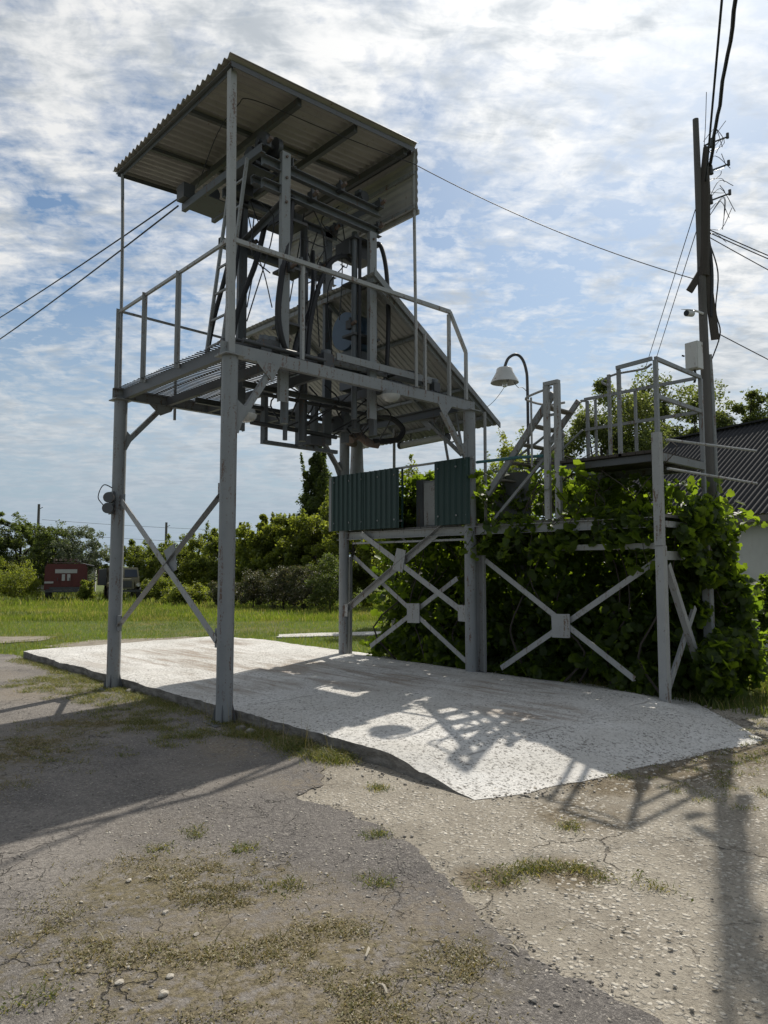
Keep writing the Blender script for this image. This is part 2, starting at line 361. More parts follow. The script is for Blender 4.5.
def thing(name, label, cat, loc=(0, 0, 0), group=None):
    o = bpy.data.objects.new(name, None); C.objects.link(o)
    o.location = tuple(loc); o.empty_display_size = .3
    o['label'] = label; o['category'] = cat
    if group: o['group'] = group
    return o
def tag(o, label, cat, group=None):
    o['label'] = label; o['category'] = cat
    if group: o['group'] = group
    return o

class MB:
    """collects solid pieces and links them as one mesh"""
    def __init__(s): s.v = []; s.f = []; s.mi = []; s.sm = False
    def add(s, vs, fs, mi=0):
        n = len(s.v); s.v += [tuple(map(float, q)) for q in vs]
        s.f += [tuple(i + n for i in f) for f in fs]; s.mi += [mi] * len(fs); return s
    def box(s, x0, x1, y0, y1, z0, z1, mi=0):
        vs = [(x, y, z) for z in (z0, z1) for y in (y0, y1) for x in (x0, x1)]
        return s.add(vs, [(0, 2, 3, 1), (4, 5, 7, 6), (0, 1, 5, 4), (1, 3, 7, 5), (3, 2, 6, 7), (2, 0, 4, 6)], mi)
    def frame(s, p, q, up=(0, 0, 1)):
        p = np.array(p, float); q = np.array(q, float); t = q - p; t /= np.linalg.norm(t)
        u = np.array(up, float)
        if abs(t @ u) > .98: u = V3(1, 0, 0)
        a = np.cross(t, u); a /= np.linalg.norm(a); b = np.cross(a, t)
        return p, q, a, b
    def bar(s, p, q, wd, ht=None, up=(0, 0, 1), off=(0, 0)):
        """rectangular bar; wd sideways, ht along up; off shifts the section"""
        ht = wd if ht is None else ht
        p, q, a, b = s.frame(p, q, up)
        sh = a * off[0] + b * off[1]
        vs = [e + sh + a * i * wd / 2 + b * j * ht / 2 for e in (p, q) for i, j in ((-1, -1), (1, -1), (1, 1), (-1, 1))]
        return s.add(vs, [(3, 2, 1, 0), (4, 5, 6, 7), (0, 1, 5, 4), (1, 2, 6, 5), (2, 3, 7, 6), (3, 0, 4, 7)])
    def angle(s, p, q, wd, up=(0, 0, 1), t=.007, flip=1):
        s.bar(p, q, wd, t, up); return s.bar(p, q, t, wd - t - .001, up, (flip * (wd / 2 - t / 2), -flip * (wd / 2 + .0005)))
    def channel(s, p, q, ht, fl, side=1, up=(0, 0, 1), t=.008):
        s.bar(p, q, t, ht, up)
        for k in (-1, 1): s.bar(p, q, fl, t, up, (side * (fl / 2 + t / 2 + .0005), k * (ht / 2 - t / 2)))
        return s
    def cyl(s, p, q, r0, r1=None, n=16, cap=True):
        r1 = r0 if r1 is None else r1
        p, q, a, b = s.frame(p, q)
        vs = [e + (a * math.cos(2 * math.pi * i / n) + b * math.sin(2 * math.pi * i / n)) * r for e, r in ((p, r0), (q, r1)) for i in range(n)]
        fs = [(i, (i + 1) % n, n + (i + 1) % n, n + i) for i in range(n)]
        if cap: fs += [tuple(range(n - 1, -1, -1)), tuple(range(n, 2 * n))]
        s.sm = True
        return s.add(vs, fs)
    def tube(s, path, r, n=8, sub=0):
        P = [np.array(q, float) for q in path]
        if sub:
            Q = []
            E_ = [2 * P[0] - P[1]] + P + [2 * P[-1] - P[-2]]
            for i in range(1, len(E_) - 2):
                for k in range(sub):
                    t = k / sub; a, b, c, d_ = E_[i - 1:i + 3]
                    Q.append(.5 * (2 * b + (c - a) * t + (2 * a - 5 * b + 4 * c - d_) * t * t + (3 * b - a - 3 * c + d_) * t ** 3))
            P = Q + [P[-1]]
        R = r if hasattr(r, '__len__') else [r] * len(P)
        if len(R) != len(P): R = np.interp(np.linspace(0, 1, len(P)), np.linspace(0, 1, len(R)), R)
        rings = []; up = V3(0.13, 0.21, 1)
        for i, q in enumerate(P):
            t = P[min(i + 1, len(P) - 1)] - P[max(i - 1, 0)]; t = t / (np.linalg.norm(t) + 1e-9)
            a = np.cross(t, up)
            if np.linalg.norm(a) < .05: a = np.cross(t, V3(1, .2, 0))
            a /= np.linalg.norm(a); b = np.cross(a, t); up = b
            rings.append([q + (a * math.cos(2 * math.pi * k / n) + b * math.sin(2 * math.pi * k / n)) * R[i] for k in range(n)])
        vs = [v for rg in rings for v in rg]; m = len(P)
        fs = [(i * n + k, i * n + (k + 1) % n, (i + 1) * n + (k + 1) % n, (i + 1) * n + k) for i in range(m - 1) for k in range(n)]
        fs += [tuple(range(n - 1, -1, -1)), tuple(range((m - 1) * n, m * n))]
        s.sm = True
        return s.add(vs, fs)
    def prism(s, poly, vec, mi=0):
        n = len(poly); poly = [np.array(q, float) for q in poly]; vec = np.array(vec, float)
        vs = poly + [q + vec for q in poly]
        return s.add(vs, [tuple(range(n - 1, -1, -1)), tuple(range(n, 2 * n))] + [(i, (i + 1) % n, n + (i + 1) % n, n + i) for i in range(n)], mi)
    def corrugated(s, o, run, across, nrm, pitch=.12, amp=.016, trap=False, th=.004, per=8):
        o, run, across, nrm = (np.array(q, float) for q in (o, run, across, nrm))
        L = np.linalg.norm(across); k = max(2, int(round(L / pitch)))
        if trap:
            prof = []
            for i in range(k): prof += [(i, 0), (i + .28, 0), (i + .42, 1), (i + .58, 1), (i + .72, 0)]
            prof.append((k, 0)); prof = [(a / k, b * 2 * amp) for a, b in prof]
        else:
            prof = [(i / (k * per), amp * math.sin(2 * math.pi * i / per)) for i in range(k * per + 1)]
        n = len(prof); vs = []
        for off in (0, th):
            for e in (0, 1):
                for a, h in prof: vs.append(o + run * e + across * a + nrm * (h + off))
        fs = []
        for i in range(n - 1):
            fs += [(i, i + 1, n + i + 1, n + i), (2 * n + i + 1, 2 * n + i, 3 * n + i, 3 * n + i + 1), (i + 1, i, 2 * n + i, 2 * n + i + 1), (n + i, n + i + 1, 3 * n + i + 1, 3 * n + i)]
        fs += [(0, n, 3 * n, 2 * n), (n - 1, 3 * n - 1, 4 * n - 1, 2 * n - 1)]
        return s.add(vs, fs)
    def build(s, name, mats, parent=None, smooth=None, kind=None):
        off = root_of(parent) if parent is not None else V3(0, 0, 0)
        me = bpy.data.meshes.new(name)
        me.from_pydata([tuple(np.array(v) - off) for v in s.v], [], s.f)
        if len(set(s.mi)) > 1: me.polygons.foreach_set('material_index', s.mi)
        o = link_mesh(name, me, mats, parent)
        if smooth if smooth is not None else s.sm:
            me.shade_smooth()
            try: me.set_sharp_from_angle(angle=math.radians(38))
            except Exception: pass
        if kind: o['kind'] = kind
        return o

def raw_mesh(name, verts, faces_n, idx, mats, parent=None, smooth=False):
    """fast mesh from numpy arrays; faces_n = corners per face (array), idx = flat corner list"""
    me = bpy.data.meshes.new(name)
    me.vertices.add(len(verts)); me.vertices.foreach_set('co', np.asarray(verts, np.float32).ravel())
    me.loops.add(len(idx)); me.loops.foreach_set('vertex_index', np.asarray(idx, np.int32))
    fn = np.asarray(faces_n, np.int32)
    me.polygons.add(len(fn)); me.polygons.foreach_set('loop_start', np.concatenate([[0], np.cumsum(fn)[:-1]]).astype(np.int32))
    me.update(calc_edges=True)
    return link_mesh(name, me, mats, parent, smooth)

# ------------------------------------------------------------------ setting: ground
def ground_z(x, y):
    f = (np.asarray(x) - EYE[0]) * FWD[0] + (np.asarray(y) - EYE[1]) * FWD[1]
    t = np.clip((f - 22) / 22, 0, 1); return -.62 * t * t * (3 - 2 * t)

rad = np.concatenate([[0], np.geomspace(3, 120, 44), np.geomspace(150, 4000, 14)]); na = 120
vs = []; 
for r in rad:
    for k in range(na):
        a = 2 * math.pi * k / na; x = r * math.cos(a); y = r * math.sin(a)
        z = float(ground_z(x, y)) - .02
        if r > 20: z += .12 * mnoise.noise(Vector((x * .08, y * .08, 0)))
        vs.append((x, y, z))
idx = []; 
for i in range(len(rad) - 1):
    for k in range(na): idx += [i * na + k, (i + 1) * na + k, (i + 1) * na + (k + 1) % na, i * na + (k + 1) % na]
go = raw_mesh('ground', vs, [4] * (len(idx) // 4), idx, M['meadow'], None, True); go['kind'] = 'structure'

def ragged(pts, step=.12, amp=.05, seed=0.0, freq=2.6):
    out = []; n = len(pts)
    for i in range(n):
        a = np.array(pts[i], float); b = np.array(pts[(i + 1) % n], float); L = np.linalg.norm(b - a); k = max(1, int(L / step))
        if L > 12: k = max(1, int(L / 1.5))
        nrm = V3(-(b - a)[1], (b - a)[0])[:2] / L if False else np.array([-(b - a)[1], (b - a)[0]]) / L
        for j in range(k):
            q = a + (b - a) * j / k
            e = mnoise.noise(Vector((q[0] * freq, q[1] * freq, seed))) * amp * 1.6 + mnoise.noise(Vector((q[0] * freq * 4, q[1] * freq * 4, seed + 3))) * amp * .7 + mnoise.noise(Vector((q[0] * freq * 13, q[1] * freq * 13, seed + 5))) * amp * .35
            out.append(q + nrm * e)
    return out
def sheet(name, pts, z, th, mat, amp=.05, step=.12, seed=0.0):
    poly = ragged(pts, step, amp, seed); m = MB()
    m.prism([(q[0], q[1], z - th) for q in poly], (0, 0, th)); o = m.build(name, mat); o['kind'] = 'structure'; return o

sheet('concrete_apron', [(-2.2, -9), (9, -9), (9.5, -5.2), (4.4, -3.2), (2.0, -2.2), (.8, -1.6), (-.4, -1.2), (-1.2, -2.4)], .002, .018, M['apron'], .05)
sheet('asphalt_yard', [(-1.45, -5.6), (-1.35, -4.82), (-1.20, -4.26), (-.90, -3.62), (-.80, -2.9), (-.84, -2.45), (-.42, -2.12), (-.16, -1.7), (.25, -1.5), (.3, 2),
                       (.32, 5.0), (.15, 7.6), (-1.5, 9.6), (-4, 9.5), (-9, 12), (-14, 9), (-16, -12), (-1.6, -12), (-1.5, -8)], .010, .026, M['asphalt'], .075, .05)
sheet('dirt_patch', [(-3.5, 10.8), (-.3, 10.0), (1.3, 9.7), (2.0, 10.6), (.6, 11.6), (-2.5, 13.0)], .004, .02, M['dirt'], .25, .3, 5.)
sheet('dirt_patch', [(1.0, 8.6), (1.6, 7.4), (2.6, 7.1), (4.3, 7.1), (4.8, 7.7), (3.6, 8.5), (2.2, 9.2)], .004, .02, M['dirt'], .2, .3, 9.)
sheet('concrete_path', [(5.4, 6.9), (6.4, 6.35), (11, 3.8), (11.4, 4.5), (6.8, 7.0), (5.8, 7.4)], .012, .03, M['slab'], .06, .3, 2.)
sheet('dirt_road', [(8.5, 52.0), (3.0, 56.0), (2.5, 51), (7.8, 47.5)], -.55, .05, M['dirt'], .3, .8, 2.)

# painted concrete slab with a short ramp at its near end
def slab_mesh():
    nx, ny = 46, 110
    top = np.zeros((ny + 1, nx + 1, 3))
    N = lambda x, y, s=0: mnoise.noise(Vector((x, y, s)))
    for j in range(ny + 1):
        for i in range(nx + 1):
            u = i / nx; v = j / ny
            v2 = v ** 1.25
            x1 = 4.72; yb = 6.85
            x = .10 + u * (x1 - .10)
            yf = -3.36 - .21 * x + (0 if x < 3.25 else (x - 3.25) * 1.12)
            if x < .55: yf += .10 * ((.55 - x) / .45) ** 2
            y = yf + v2 * (yb - yf)
            if i == 0: x += .055 * N(y * 1.3, 0, 1) + .03 * N(y * 5, 0, 2) - .10 * max(0, min(1, (y + 3.4) / -1 + 1))
            if i == nx: x += .10 * N(y * 1.1, 4, 1) + .05 * N(y * 4, 0, 5)
            if j == 0: y += .06 * N(x * 2.2, 3, 8) + .035 * N(x * 8, 3, 9)
            if j == ny: y += .08 * N(x * 2.2, 3, 8)
            t = max(0, min(1, (y - yf) / 1.05)); t = t * t * (3 - 2 * t) if t < 1 else 1
            t2 = 1 if x < 3.9 else max(.25, 1 - (x - 3.9) / .9)
            z = .006 + .134 * t * t2 + .006 * N(x * 1.5, y * 1.5, 4) * t + .003 * N(x * 7, y * 7, 6)
            if i == 0 and t > .5: z -= .012 + .01 * abs(N(y * 6, 1, 3))
            top[j, i] = (x, y, z)
    m = MB()
    vs = [tuple(q) for q in top.reshape(-1, 3)]; fs = []
    for j in range(ny):
        for i in range(nx):
            a = j * (nx + 1) + i; fs.append((a, a + 1, a + nx + 2, a + nx + 1))
    m.add(vs, fs, 0)
    def skirt(ids):
        r0 = [top.reshape(-1, 3)[k] for k in ids]
        r1 = [q + V3(random.uniform(-.012, .012), random.uniform(-.012, .012), 0) * 1 + V3(0, 0, -(q[2] + .02) * .5) for q in r0]
        r2 = [V3(q[0], q[1], -.03) for q in r0]; n = len(ids)
        m.add(r0 + r1 + r2, [(b * n + k, b * n + k + 1, (b + 1) * n + k + 1, (b + 1) * n + k) for b in (0, 1) for k in range(n - 1)], 1)
    w_ = nx + 1
    skirt([j * w_ for j in range(ny, -1, -1)]); skirt(list(range(nx + 1)))
    skirt([j * w_ + nx for j in range(ny + 1)]); skirt([ny * w_ + i for i in range(nx, -1, -1)])
    o = m.build('concrete_slab', [M['slab'], M['riser']]); o['kind'] = 'structure'
    o.data.shade_smooth(); o.data.set_sharp_from_angle(angle=math.radians(40))
    return o
slab_mesh()

# ------------------------------------------------------------------ loading gantry
HW, HV, HP = 3.916, 2.774, 3.97          # bay length along x, width along y, platform height
gan = thing('loading_gantry', 'tall grey steel loading gantry with corrugated roof over its upper platform', 'gantry', (0, 0, 0))
G = 'grey'
for (x, y, z0) in ((0, 0, 0), (0, HV, 0), (HW, HV, .10), (HW, 0, .10)):
    m = MB(); m.cyl((x, y, z0), (x, y, HP - .16), .086, n=24); po = m.build('post', M[G], gan)
    m = MB()
    if x == 0:
        m.prism([(x - .19, y - .15, z0 - .004), (x + .14, y - .19, z0 - .004), (x + .19, y + .15, z0 - .004), (x - .15, y + .18, z0 - .004)], (0, 0, .022))
        for k in range(4):
            a = math.pi / 4 + k * math.pi / 2; c_, s_ = math.cos(a), math.sin(a)
            m.prism([(x + c_ * .085, y + s_ * .085, z0 + .018), (x + c_ * .13, y + s_ * .13, z0 + .018), (x + c_ * .085, y + s_ * .085, z0 + .2)], (-s_ * .008, c_ * .008, 0))
    else: m.box(x - .13, x + .13, y - .13, y + .13, z0, z0 + .03)
    m.build('base_plate', M['grey_dark'], po)
    m = MB(); m.box(x - .12, x + .12, y - .12, y + .12, HP - .16, HP - .146); m.build('cap_plate', M[G], po)
# edge beams (channels) and joists
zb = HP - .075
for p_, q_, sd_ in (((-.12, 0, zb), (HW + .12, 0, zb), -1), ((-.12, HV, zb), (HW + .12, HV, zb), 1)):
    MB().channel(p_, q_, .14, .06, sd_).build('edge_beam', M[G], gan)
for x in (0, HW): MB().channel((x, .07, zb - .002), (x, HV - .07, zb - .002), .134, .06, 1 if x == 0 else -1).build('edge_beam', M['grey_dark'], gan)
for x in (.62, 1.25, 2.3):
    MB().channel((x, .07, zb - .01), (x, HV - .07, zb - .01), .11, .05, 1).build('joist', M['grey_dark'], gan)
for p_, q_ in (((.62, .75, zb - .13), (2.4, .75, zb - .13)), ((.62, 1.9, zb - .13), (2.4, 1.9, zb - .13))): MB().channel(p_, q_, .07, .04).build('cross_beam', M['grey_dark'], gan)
# open grating: bars along x over the left bay, a strip along front and back
m = MB()
n_ = 40
for k in range(n_):
    y = .05 + k * (HV - .1) / (n_ - 1)
    x1 = 1.3 if .3 < y < 2.3 else 2.1
    m.box(-.06 + random.uniform(-.008, .008), x1, y - .011, y + .011, HP + .0, HP + .009)
for x in (.15, .45, .8, 1.1): m.box(x - .01, x + .01, .05, HV - .05, HP - .008, HP - .001)
gr = m.build('grating', M['grey_dark'], gan); gr['kind'] = 'stuff'
m = MB()
for k in range(7): m.box(2.3, 3.95, .06 + k * .045, .085 + k * .045, HP, HP + .03)
for k in range(16): m.box(2.3 + k * .11, 2.32 + k * .11, .05, .36, HP + .0301, HP + .04)
o = m.build('grating', M['grey_dark'], gan); o['kind'] = 'stuff'
# knee braces with gusset plates
def knee(p_, q_, g1, g2, nv):
    o = MB().angle(p_, q_, .065, nv).build('knee_brace', M[G], gan)
    for gp in (g1, g2): MB().prism(gp, np.array(nv) * .01).build('gusset_plate', M[G], o)
knee((.50, -.012, 3.72), (.12, -.012, 3.14), [(.30, -.02, 3.83), (.62, -.02, 3.83), (.52, -.02, 3.62)], [(.08, -.02, 3.36), (.2, -.02, 3.28), (.1, -.02, 3.0), (.08, -.02, 3.0)], (0, -1, 0))
knee((3.36, -.012, 3.74), (3.8, -.012, 3.2), [(3.22, -.02, 3.83), (3.52, -.02, 3.83), (3.36, -.02, 3.64)], [(3.83, -.02, 3.38), (3.7, -.02, 3.3), (3.81, -.02, 3.05), (3.83, -.02, 3.05)], (0, -1, 0))
knee((3.36, HV + .01, 3.76), (3.8, HV + .01, 3.2), [(3.2, HV + .02, 3.83), (3.5, HV + .02, 3.83), (3.36, HV + .02, 3.66)], [(3.83, HV + .02, 3.38), (3.7, HV + .02, 3.3), (3.82, HV + .02, 3.05), (3.83, HV + .02, 3.05)], (0, 1, 0))
knee((.56, HV - .03, 3.78), (.07, HV - .03, 3.24), [(.36, HV - .04, 3.83), (.74, HV - .04, 3.83), (.70, HV - .04, 3.76), (.54, HV - .04, 3.68)], [(.03, HV - .04, 3.44), (.16, HV - .04, 3.32), (.06, HV - .04, 3.12), (.03, HV - .04, 3.12)], (0, -1, 0))
knee((HW + .012, .8, 3.76), (HW + .012, .15, 3.2), [(HW + .02, .6, 3.83), (HW + .02, 1.0, 3.83), (HW + .02, .8, 3.64)], [(HW + .02, .09, 3.36), (HW + .02, .2, 3.28), (HW + .02, .09, 3.06)], (1, 0, 0))
# crossed braces, left and right bays
MB().angle((-.03, 2.60, 2.45), (-.03, .14, .83), .075, (-1, 0, 0)).build('cross_brace', M['grey_light'], gan)
MB().angle((.03, .12, 2.40), (.03, 2.66, .85), .075, (1, 0, 0)).build('cross_brace', M['grey'], gan)
MB().prism([(-.004, 1.42, 1.78), (-.004, 1.22, 1.52), (-.004, 1.10, 1.56), (-.004, 1.16, 1.86)], (.012, 0, 0)).build('gusset_plate', M[G], gan)
for yy, zz in ((.13, .85), (2.64, .86), (.12, 2.38), (2.64, 2.44)):
    MB().box(-.008, .008, yy - .07, yy + .07, zz - .10, zz + .10).build('gusset_plate', M[G], gan)
MB().angle((HW - .03, 2.32, 2.14), (HW - .03, .06, .92), .085, (-1, 0, 0)).build('cross_brace', M['grey_light'], gan)
MB().angle((HW + .03, 2.72, .86), (HW + .03, .52, 2.16), .085, (1, 0, 0)).build('cross_brace', M['grey_light'], gan)
MB().prism([(HW - .045, 1.55, 1.55), (HW - .045, 1.33, 1.50), (HW - .045, 1.25, 1.84), (HW - .045, 1.45, 1.88)], (.01, 0, 0)).build('gusset_plate', M['grey_light'], gan)
MB().box(HW - .05, HW - .04, .0, .2, .82, 1.05).build('gusset_plate', M['grey_light'], gan)
MB().box(HW - .05, HW - .04, 2.62, 2.8, .76, .96).build('gusset_plate', M['grey_light'], gan)

# roof posts (slim, slightly bent) and upper roof
RZ = lambda x: 7.045 + .072 * x
m = MB(); m.bar((0, 0, HP - .14), (-.03, 0.01, RZ(0) - .06), .075); m.build('roof_post', M['grey_light'], gan)
m = MB(); m.tube([(0, HV + .05, HP - .2), (-.01, HV + .06, 5.3), (-.035, HV + .03, 6.2), (-.05, HV + .05, RZ(0) - .07)], .022, 8, 5); m.build('roof_post', M[G], gan)
m = MB(); m.tube([(2.80, -.03, HP), (2.79, -.03, 4.9), (2.77, -.03, 6.35), (2.76, -.04, RZ(2.7))], .022, 8, 4); m.build('roof_post', M['grey_light'], gan)
m = MB(); m.tube([(2.72, HV + .05, HP), (2.71, HV + .05, RZ(2.7) - .07)], .022); m.build('roof_post', M[G], gan)
rx0, rx1, ry0, ry1 = -.10, 2.72, -.10, 2.93
fr = MB()
for y in (ry0 + .03, ry1 - .03): fr.angle((rx0, y, RZ(rx0) - .03), (rx1, y, RZ(rx1) - .03), .06)
for x in (rx0 + .03, rx1 - .03): fr.angle((x, ry0 + .065, RZ(x) - .035), (x, ry1 - .065, RZ(x) - .035), .055)
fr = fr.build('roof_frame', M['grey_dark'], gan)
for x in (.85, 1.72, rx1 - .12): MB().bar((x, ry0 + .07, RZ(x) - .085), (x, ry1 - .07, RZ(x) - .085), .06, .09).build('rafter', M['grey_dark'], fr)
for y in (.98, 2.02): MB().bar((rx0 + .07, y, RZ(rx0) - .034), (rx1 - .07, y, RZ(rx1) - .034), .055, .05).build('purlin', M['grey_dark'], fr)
run = V3(rx1 - rx0 + .06, 0, RZ(rx1 + .03) - RZ(rx0 - .03)); nn = V3(-.072, 0, 1); nn /= np.linalg.norm(nn)
for k, (a, b) in enumerate(((ry0 - .04, .92), (.905, 1.94), (1.925, ry1 + .05))):
    MB().corrugated((rx0 - .03, a, RZ(rx0 - .03) + .026 + .006 * (k % 2)), run, (0, b - a, 0), nn, .122, .021).build('roof_sheet', M['sheet'], fr)
# cladding hung below the right hand end of the roof
wf = MB()
wf.bar((2.745, -.06, 6.42), (2.745, ry1 - .04, 6.42), .04, .05); wf.bar((2.745, -.06, 6.9), (2.745, ry1 - .04, 6.9), .04, .05)
wf = wf.build('wall_frame', M['grey'], gan)
for k, (z0, z1) in enumerate(((6.37, 6.83), (6.81, 7.24))):
    MB().corrugated((2.772, -.09, z0), (0, ry1 + .1, 0), (0, 0, z1 - z0), (1, 0, 0), .122, .006).build('wall_sheet', M['sheet'], wf)
MB().bar((2.80, -.085, 6.36), (2.80, ry1, 6.36), .03, .06).build('drip_flashing', M['sheet_lean'], wf)

# lean-to roof that falls away beside the upper platform
lx0, lz0, lx1, lz1, ly0, ly1 = 2.20, 5.36, 4.70, 3.78, .13, 3.25
sl = V3(lx1 - lx0, 0, lz1 - lz0); sll = sl / np.linalg.norm(sl); ln = V3(-sll[2], 0, sll[0])
lf = MB()
lf.bar((lx0, ly0, lz0 - .05), (lx0, ly1, lz0 - .05), .05, .06)
lp = lambda t, y, dz=-.06: V3(lx0 + sl[0] * t, y, lz0 + sl[2] * t + dz)
lf = lf.build('lean_to_frame', M['grey'], gan)
for y in (ly0 + .03, 1.15, 2.15, ly1 - .04): MB().bar(lp(.02, y), lp(.98, y), .05, .06).build('rafter', M['grey'], lf)
for t in (.35, .72): MB().bar(lp(t, ly0 + .06, -.045), lp(t, ly1 - .07, -.045), .05, .04).build('purlin', M['grey'], lf)
MB().bar(lp(.93, ly0 + .06, -.05), lp(.93, ly1 - .07, -.05), .05, .05).build('purlin', M['grey'], lf)
for k in range(4):
    a = ly0 - .03 + k * .80; MB().corrugated(lp(-.02, a, .0 + .006 * (k % 2)), sl * 1.04, (0, .82, 0), ln, .10, .006, True).build('roof_sheet', M['sheet_lean'], lf)
MB().prism([lp(-.02, ly0 - .05, -.05), lp(1.02, ly0 - .05, -.05), lp(1.02, ly0 - .05, .03), lp(-.02, ly0 - .05, .05)], (0, .018, 0)).build('barge_board', M['grey'], lf)
MB().tube([(4.42, .12, 2.16), (4.42, .12, 3.9)], .025).build('lean_to_post', M['grey_light'], gan)
MB().tube([(4.40, 2.05, 2.16), (4.40, 2.05, 3.92)], .025).build('lean_to_post', M['grey_light'], gan)
# platform railings
RL = 5.09
m = MB(); m.bar((.03, -.01, RL), (3.5, -.01, RL + .08), .045, .05); m.bar((3.5, -.01, RL + .08), (3.84, -.01, 4.66), .04, .045); m.bar((3.84, -.01, 4.66), (3.84, -.01, HP), .04)
m.build('top_rail', M['grey_light'], gan)
for x, zt in ((.95, RL), (3.5, RL + .05)): MB().bar((x, .01, HP), (x, .01, zt), .045, .035).build('rail_post', M['grey_light'], gan)
MB().bar((3.02, .02, HP), (3.02, .02, 4.75), .035).build('rail_post', M['grey_light'], gan)
m = MB(); m.bar((-.02, .03, RL), (-.02, HV + .12, RL - .04), .03, .035); m.build('top_rail', M['grey_light'], gan)
for y in (1.12, 2.03, HV + .06): MB().angle((-.02, y, HP - .05), (-.02, y, RL), .05, (1, 0, 0)).build('rail_post', M['grey_light'], gan)
m = MB(); m.bar((.0, HV + .05, RL - .04), (2.0, HV + .05, RL - .06), .025, .03); m.build('top_rail', M['grey'], gan)
MB().bar((1.55, HV + .05, HP), (1.55, HV + .05, RL - .06), .03).build('rail_post', M['grey'], gan)
MB().bar((.8, HV + .05, HP - .3), (.8, HV + .05, RL - .06), .03).build('rail_post', M['grey'], gan)

# ------------------------------------------------------------------ filling machine on the platform
mac = thing('filling_machine', 'grey pumping rig of columns, beams and black hoses under the gantry roof', 'machine', (1.5, .8, HP))
mm = M['machine']
for x in (.85, 2.25):
    MB().channel((x, .22, 3.5), (x, .22, 6.52 if x < 1 else 6.0), .12, .05, 1, (1, 0, 0)).build('column', M['grey'], mac)
    MB().channel((x + .02, 1.18, 3.3), (x + .02, 1.18, 6.42), .12, .05, 1, (1, 0, 0)).build('column', mm, mac)
for y, z, h in ((.30, 6.33, .12), (.30, 6.05, .11), (1.18, 6.28, .12), (1.25, 5.66, .12), (.52, 6.18, .10)):
    MB().channel((.55, y, z), (2.42, y, z), h, .06, 1).build('beam', mm, mac)
for x in (.50, .95): MB().channel((x, .22, 6.44), (x, 2.15, 6.44), .10, .05, 1).build('beam', mm, mac)
MB().channel((2.36, .22, 6.44), (2.36, 1.3, 6.44), .1, .05).build('beam', mm, mac)
MB().box(.53, .92, .55, 1.0, 6.395, 6.41).build('deck_plate', mm, mac)
MB().box(.53, .92, 1.55, 2.05, 6.395, 6.41).build('deck_plate', mm, mac)
MB().box(.60, .86, .95, 1.2, 6.25, 6.39).build('deck_plate', M['dark_steel'], mac)
MB().angle((.85, .30, 5.95), (.85, 1.16, 5.75), .07).build('strut', mm, mac)
MB().angle((2.25, .42, 5.95), (1.9, 1.2, 5.65), .06).build('strut', mm, mac)
def motor(x, y, z, ax=(1, 0, 0), r=.10, l=.3):
    a = V3(*ax); p_ = V3(x, y, z)
    b = MB().cyl(p_ - a * l / 2, p_ + a * l / 2, r, n=18).build('motor', M['dark_steel'], mac)
    f = MB()
    for k in range(6): f.cyl(p_ + a * (-.4 + k * .13) * l, p_ + a * (-.36 + k * .13) * l, r * 1.12, n=18)
    f.build('cooling_fin', M['dark_steel'], b)
    MB().box(x - .05, x + .05, y - .05, y + .05, z + r * .9, z + r * 1.5).build('terminal_box', M['machine'], b)
    MB().box(x - .10, x + .10, y - .09, y + .09, z - r * 1.15, z - r * .8).build('foot', M['machine'], b)
motor(.72, .62, 6.55); motor(.72, 1.85, 6.55, (0, 1, 0)); motor(2.3, .55, 6.60, (0, 1, 0), .07, .22)
m = MB(); m.cyl((.60, .40, 6.62), (.66, .40, 6.62), .13, n=22); m.cyl((.78, .40, 6.62), (.84, .40, 6.62), .13, n=22); m.cyl((.56, .40, 6.62), (.9, .40, 6.62), .03); m.build('pulley', M['dark_steel'], mac)
MB().box(.42, .58, 1.95, 2.15, 6.50, 6.70).build('control_box', M['grey_dark'], mac)
# pipes, cylinders and masts
for (x, y, z0, z1, r, mt) in ((1.02, .45, 3.3, 6.1, .05, 'machine'), (1.14, .62, 3.4, 6.0, .035, 'dark_steel'), (1.22, .42, 4.0, 5.4, .028, 'machine'), (1.56, .82, 3.2, 6.1, .05, 'dark_steel'),
                              (1.70, .95, 3.3, 6.0, .03, 'dark_steel'), (2.08, .40, 3.5, 6.0, .04, 'machine'), (2.19, .52, 3.4, 5.9, .035, 'dark_steel'), (2.40, .42, 3.6, 6.0, .05, 'machine'),
                              (1.35, .9, 3.2, 5.2, .03, 'machine'), (.62, 1.05, 4.0, 6.3, .025, 'dark_steel')):
    MB().cyl((x, y, z0), (x, y, z1), r, n=12).build('riser_pipe', M[mt], mac)
for z in (4.5, 5.2, 5.8):
    m = MB(); m.box(.98, 1.28, .36, .68, z, z + .03); m.build('clamp', M['dark_steel'], mac)
    m = MB(); m.box(2.02, 2.47, .33, .58, z + .1, z + .13); m.build('clamp', M['dark_steel'], mac)
MB().box(1.0, 1.3, .5, .9, 5.86, 6.0).build('valve_block', M['dark_steel'], mac)
MB().box(2.0, 2.45, .42, .7, 5.70, 5.9).build('valve_block', M['dark_steel'], mac)
hose = lambda path, r=.028: MB().tube(path, r, 8, 7).build('hose', M['rubber'], mac)
hose([(1.0, .3, 6.05), (.92, .26, 5.55), (.80, .22, 5.0), (.74, .2, 4.5), (.84, .22, 4.16), (1.02, .3, 4.08), (1.15, .4, 4.3)], .036)
hose([(1.15, .5, 6.0), (1.0, .35, 5.5), (.86, .3, 4.95), (.80, .3, 4.45), (.95, .35, 4.12)], .03)
hose([(.66, .9, 6.0), (.60, .88, 5.4), (.48, .85, 4.7), (.42, .82, 4.15)], .03)
hose([(.95, .8, 5.9), (.82, .8, 5.35), (.60, .8, 4.75), (.46, .8, 4.15)], .034)
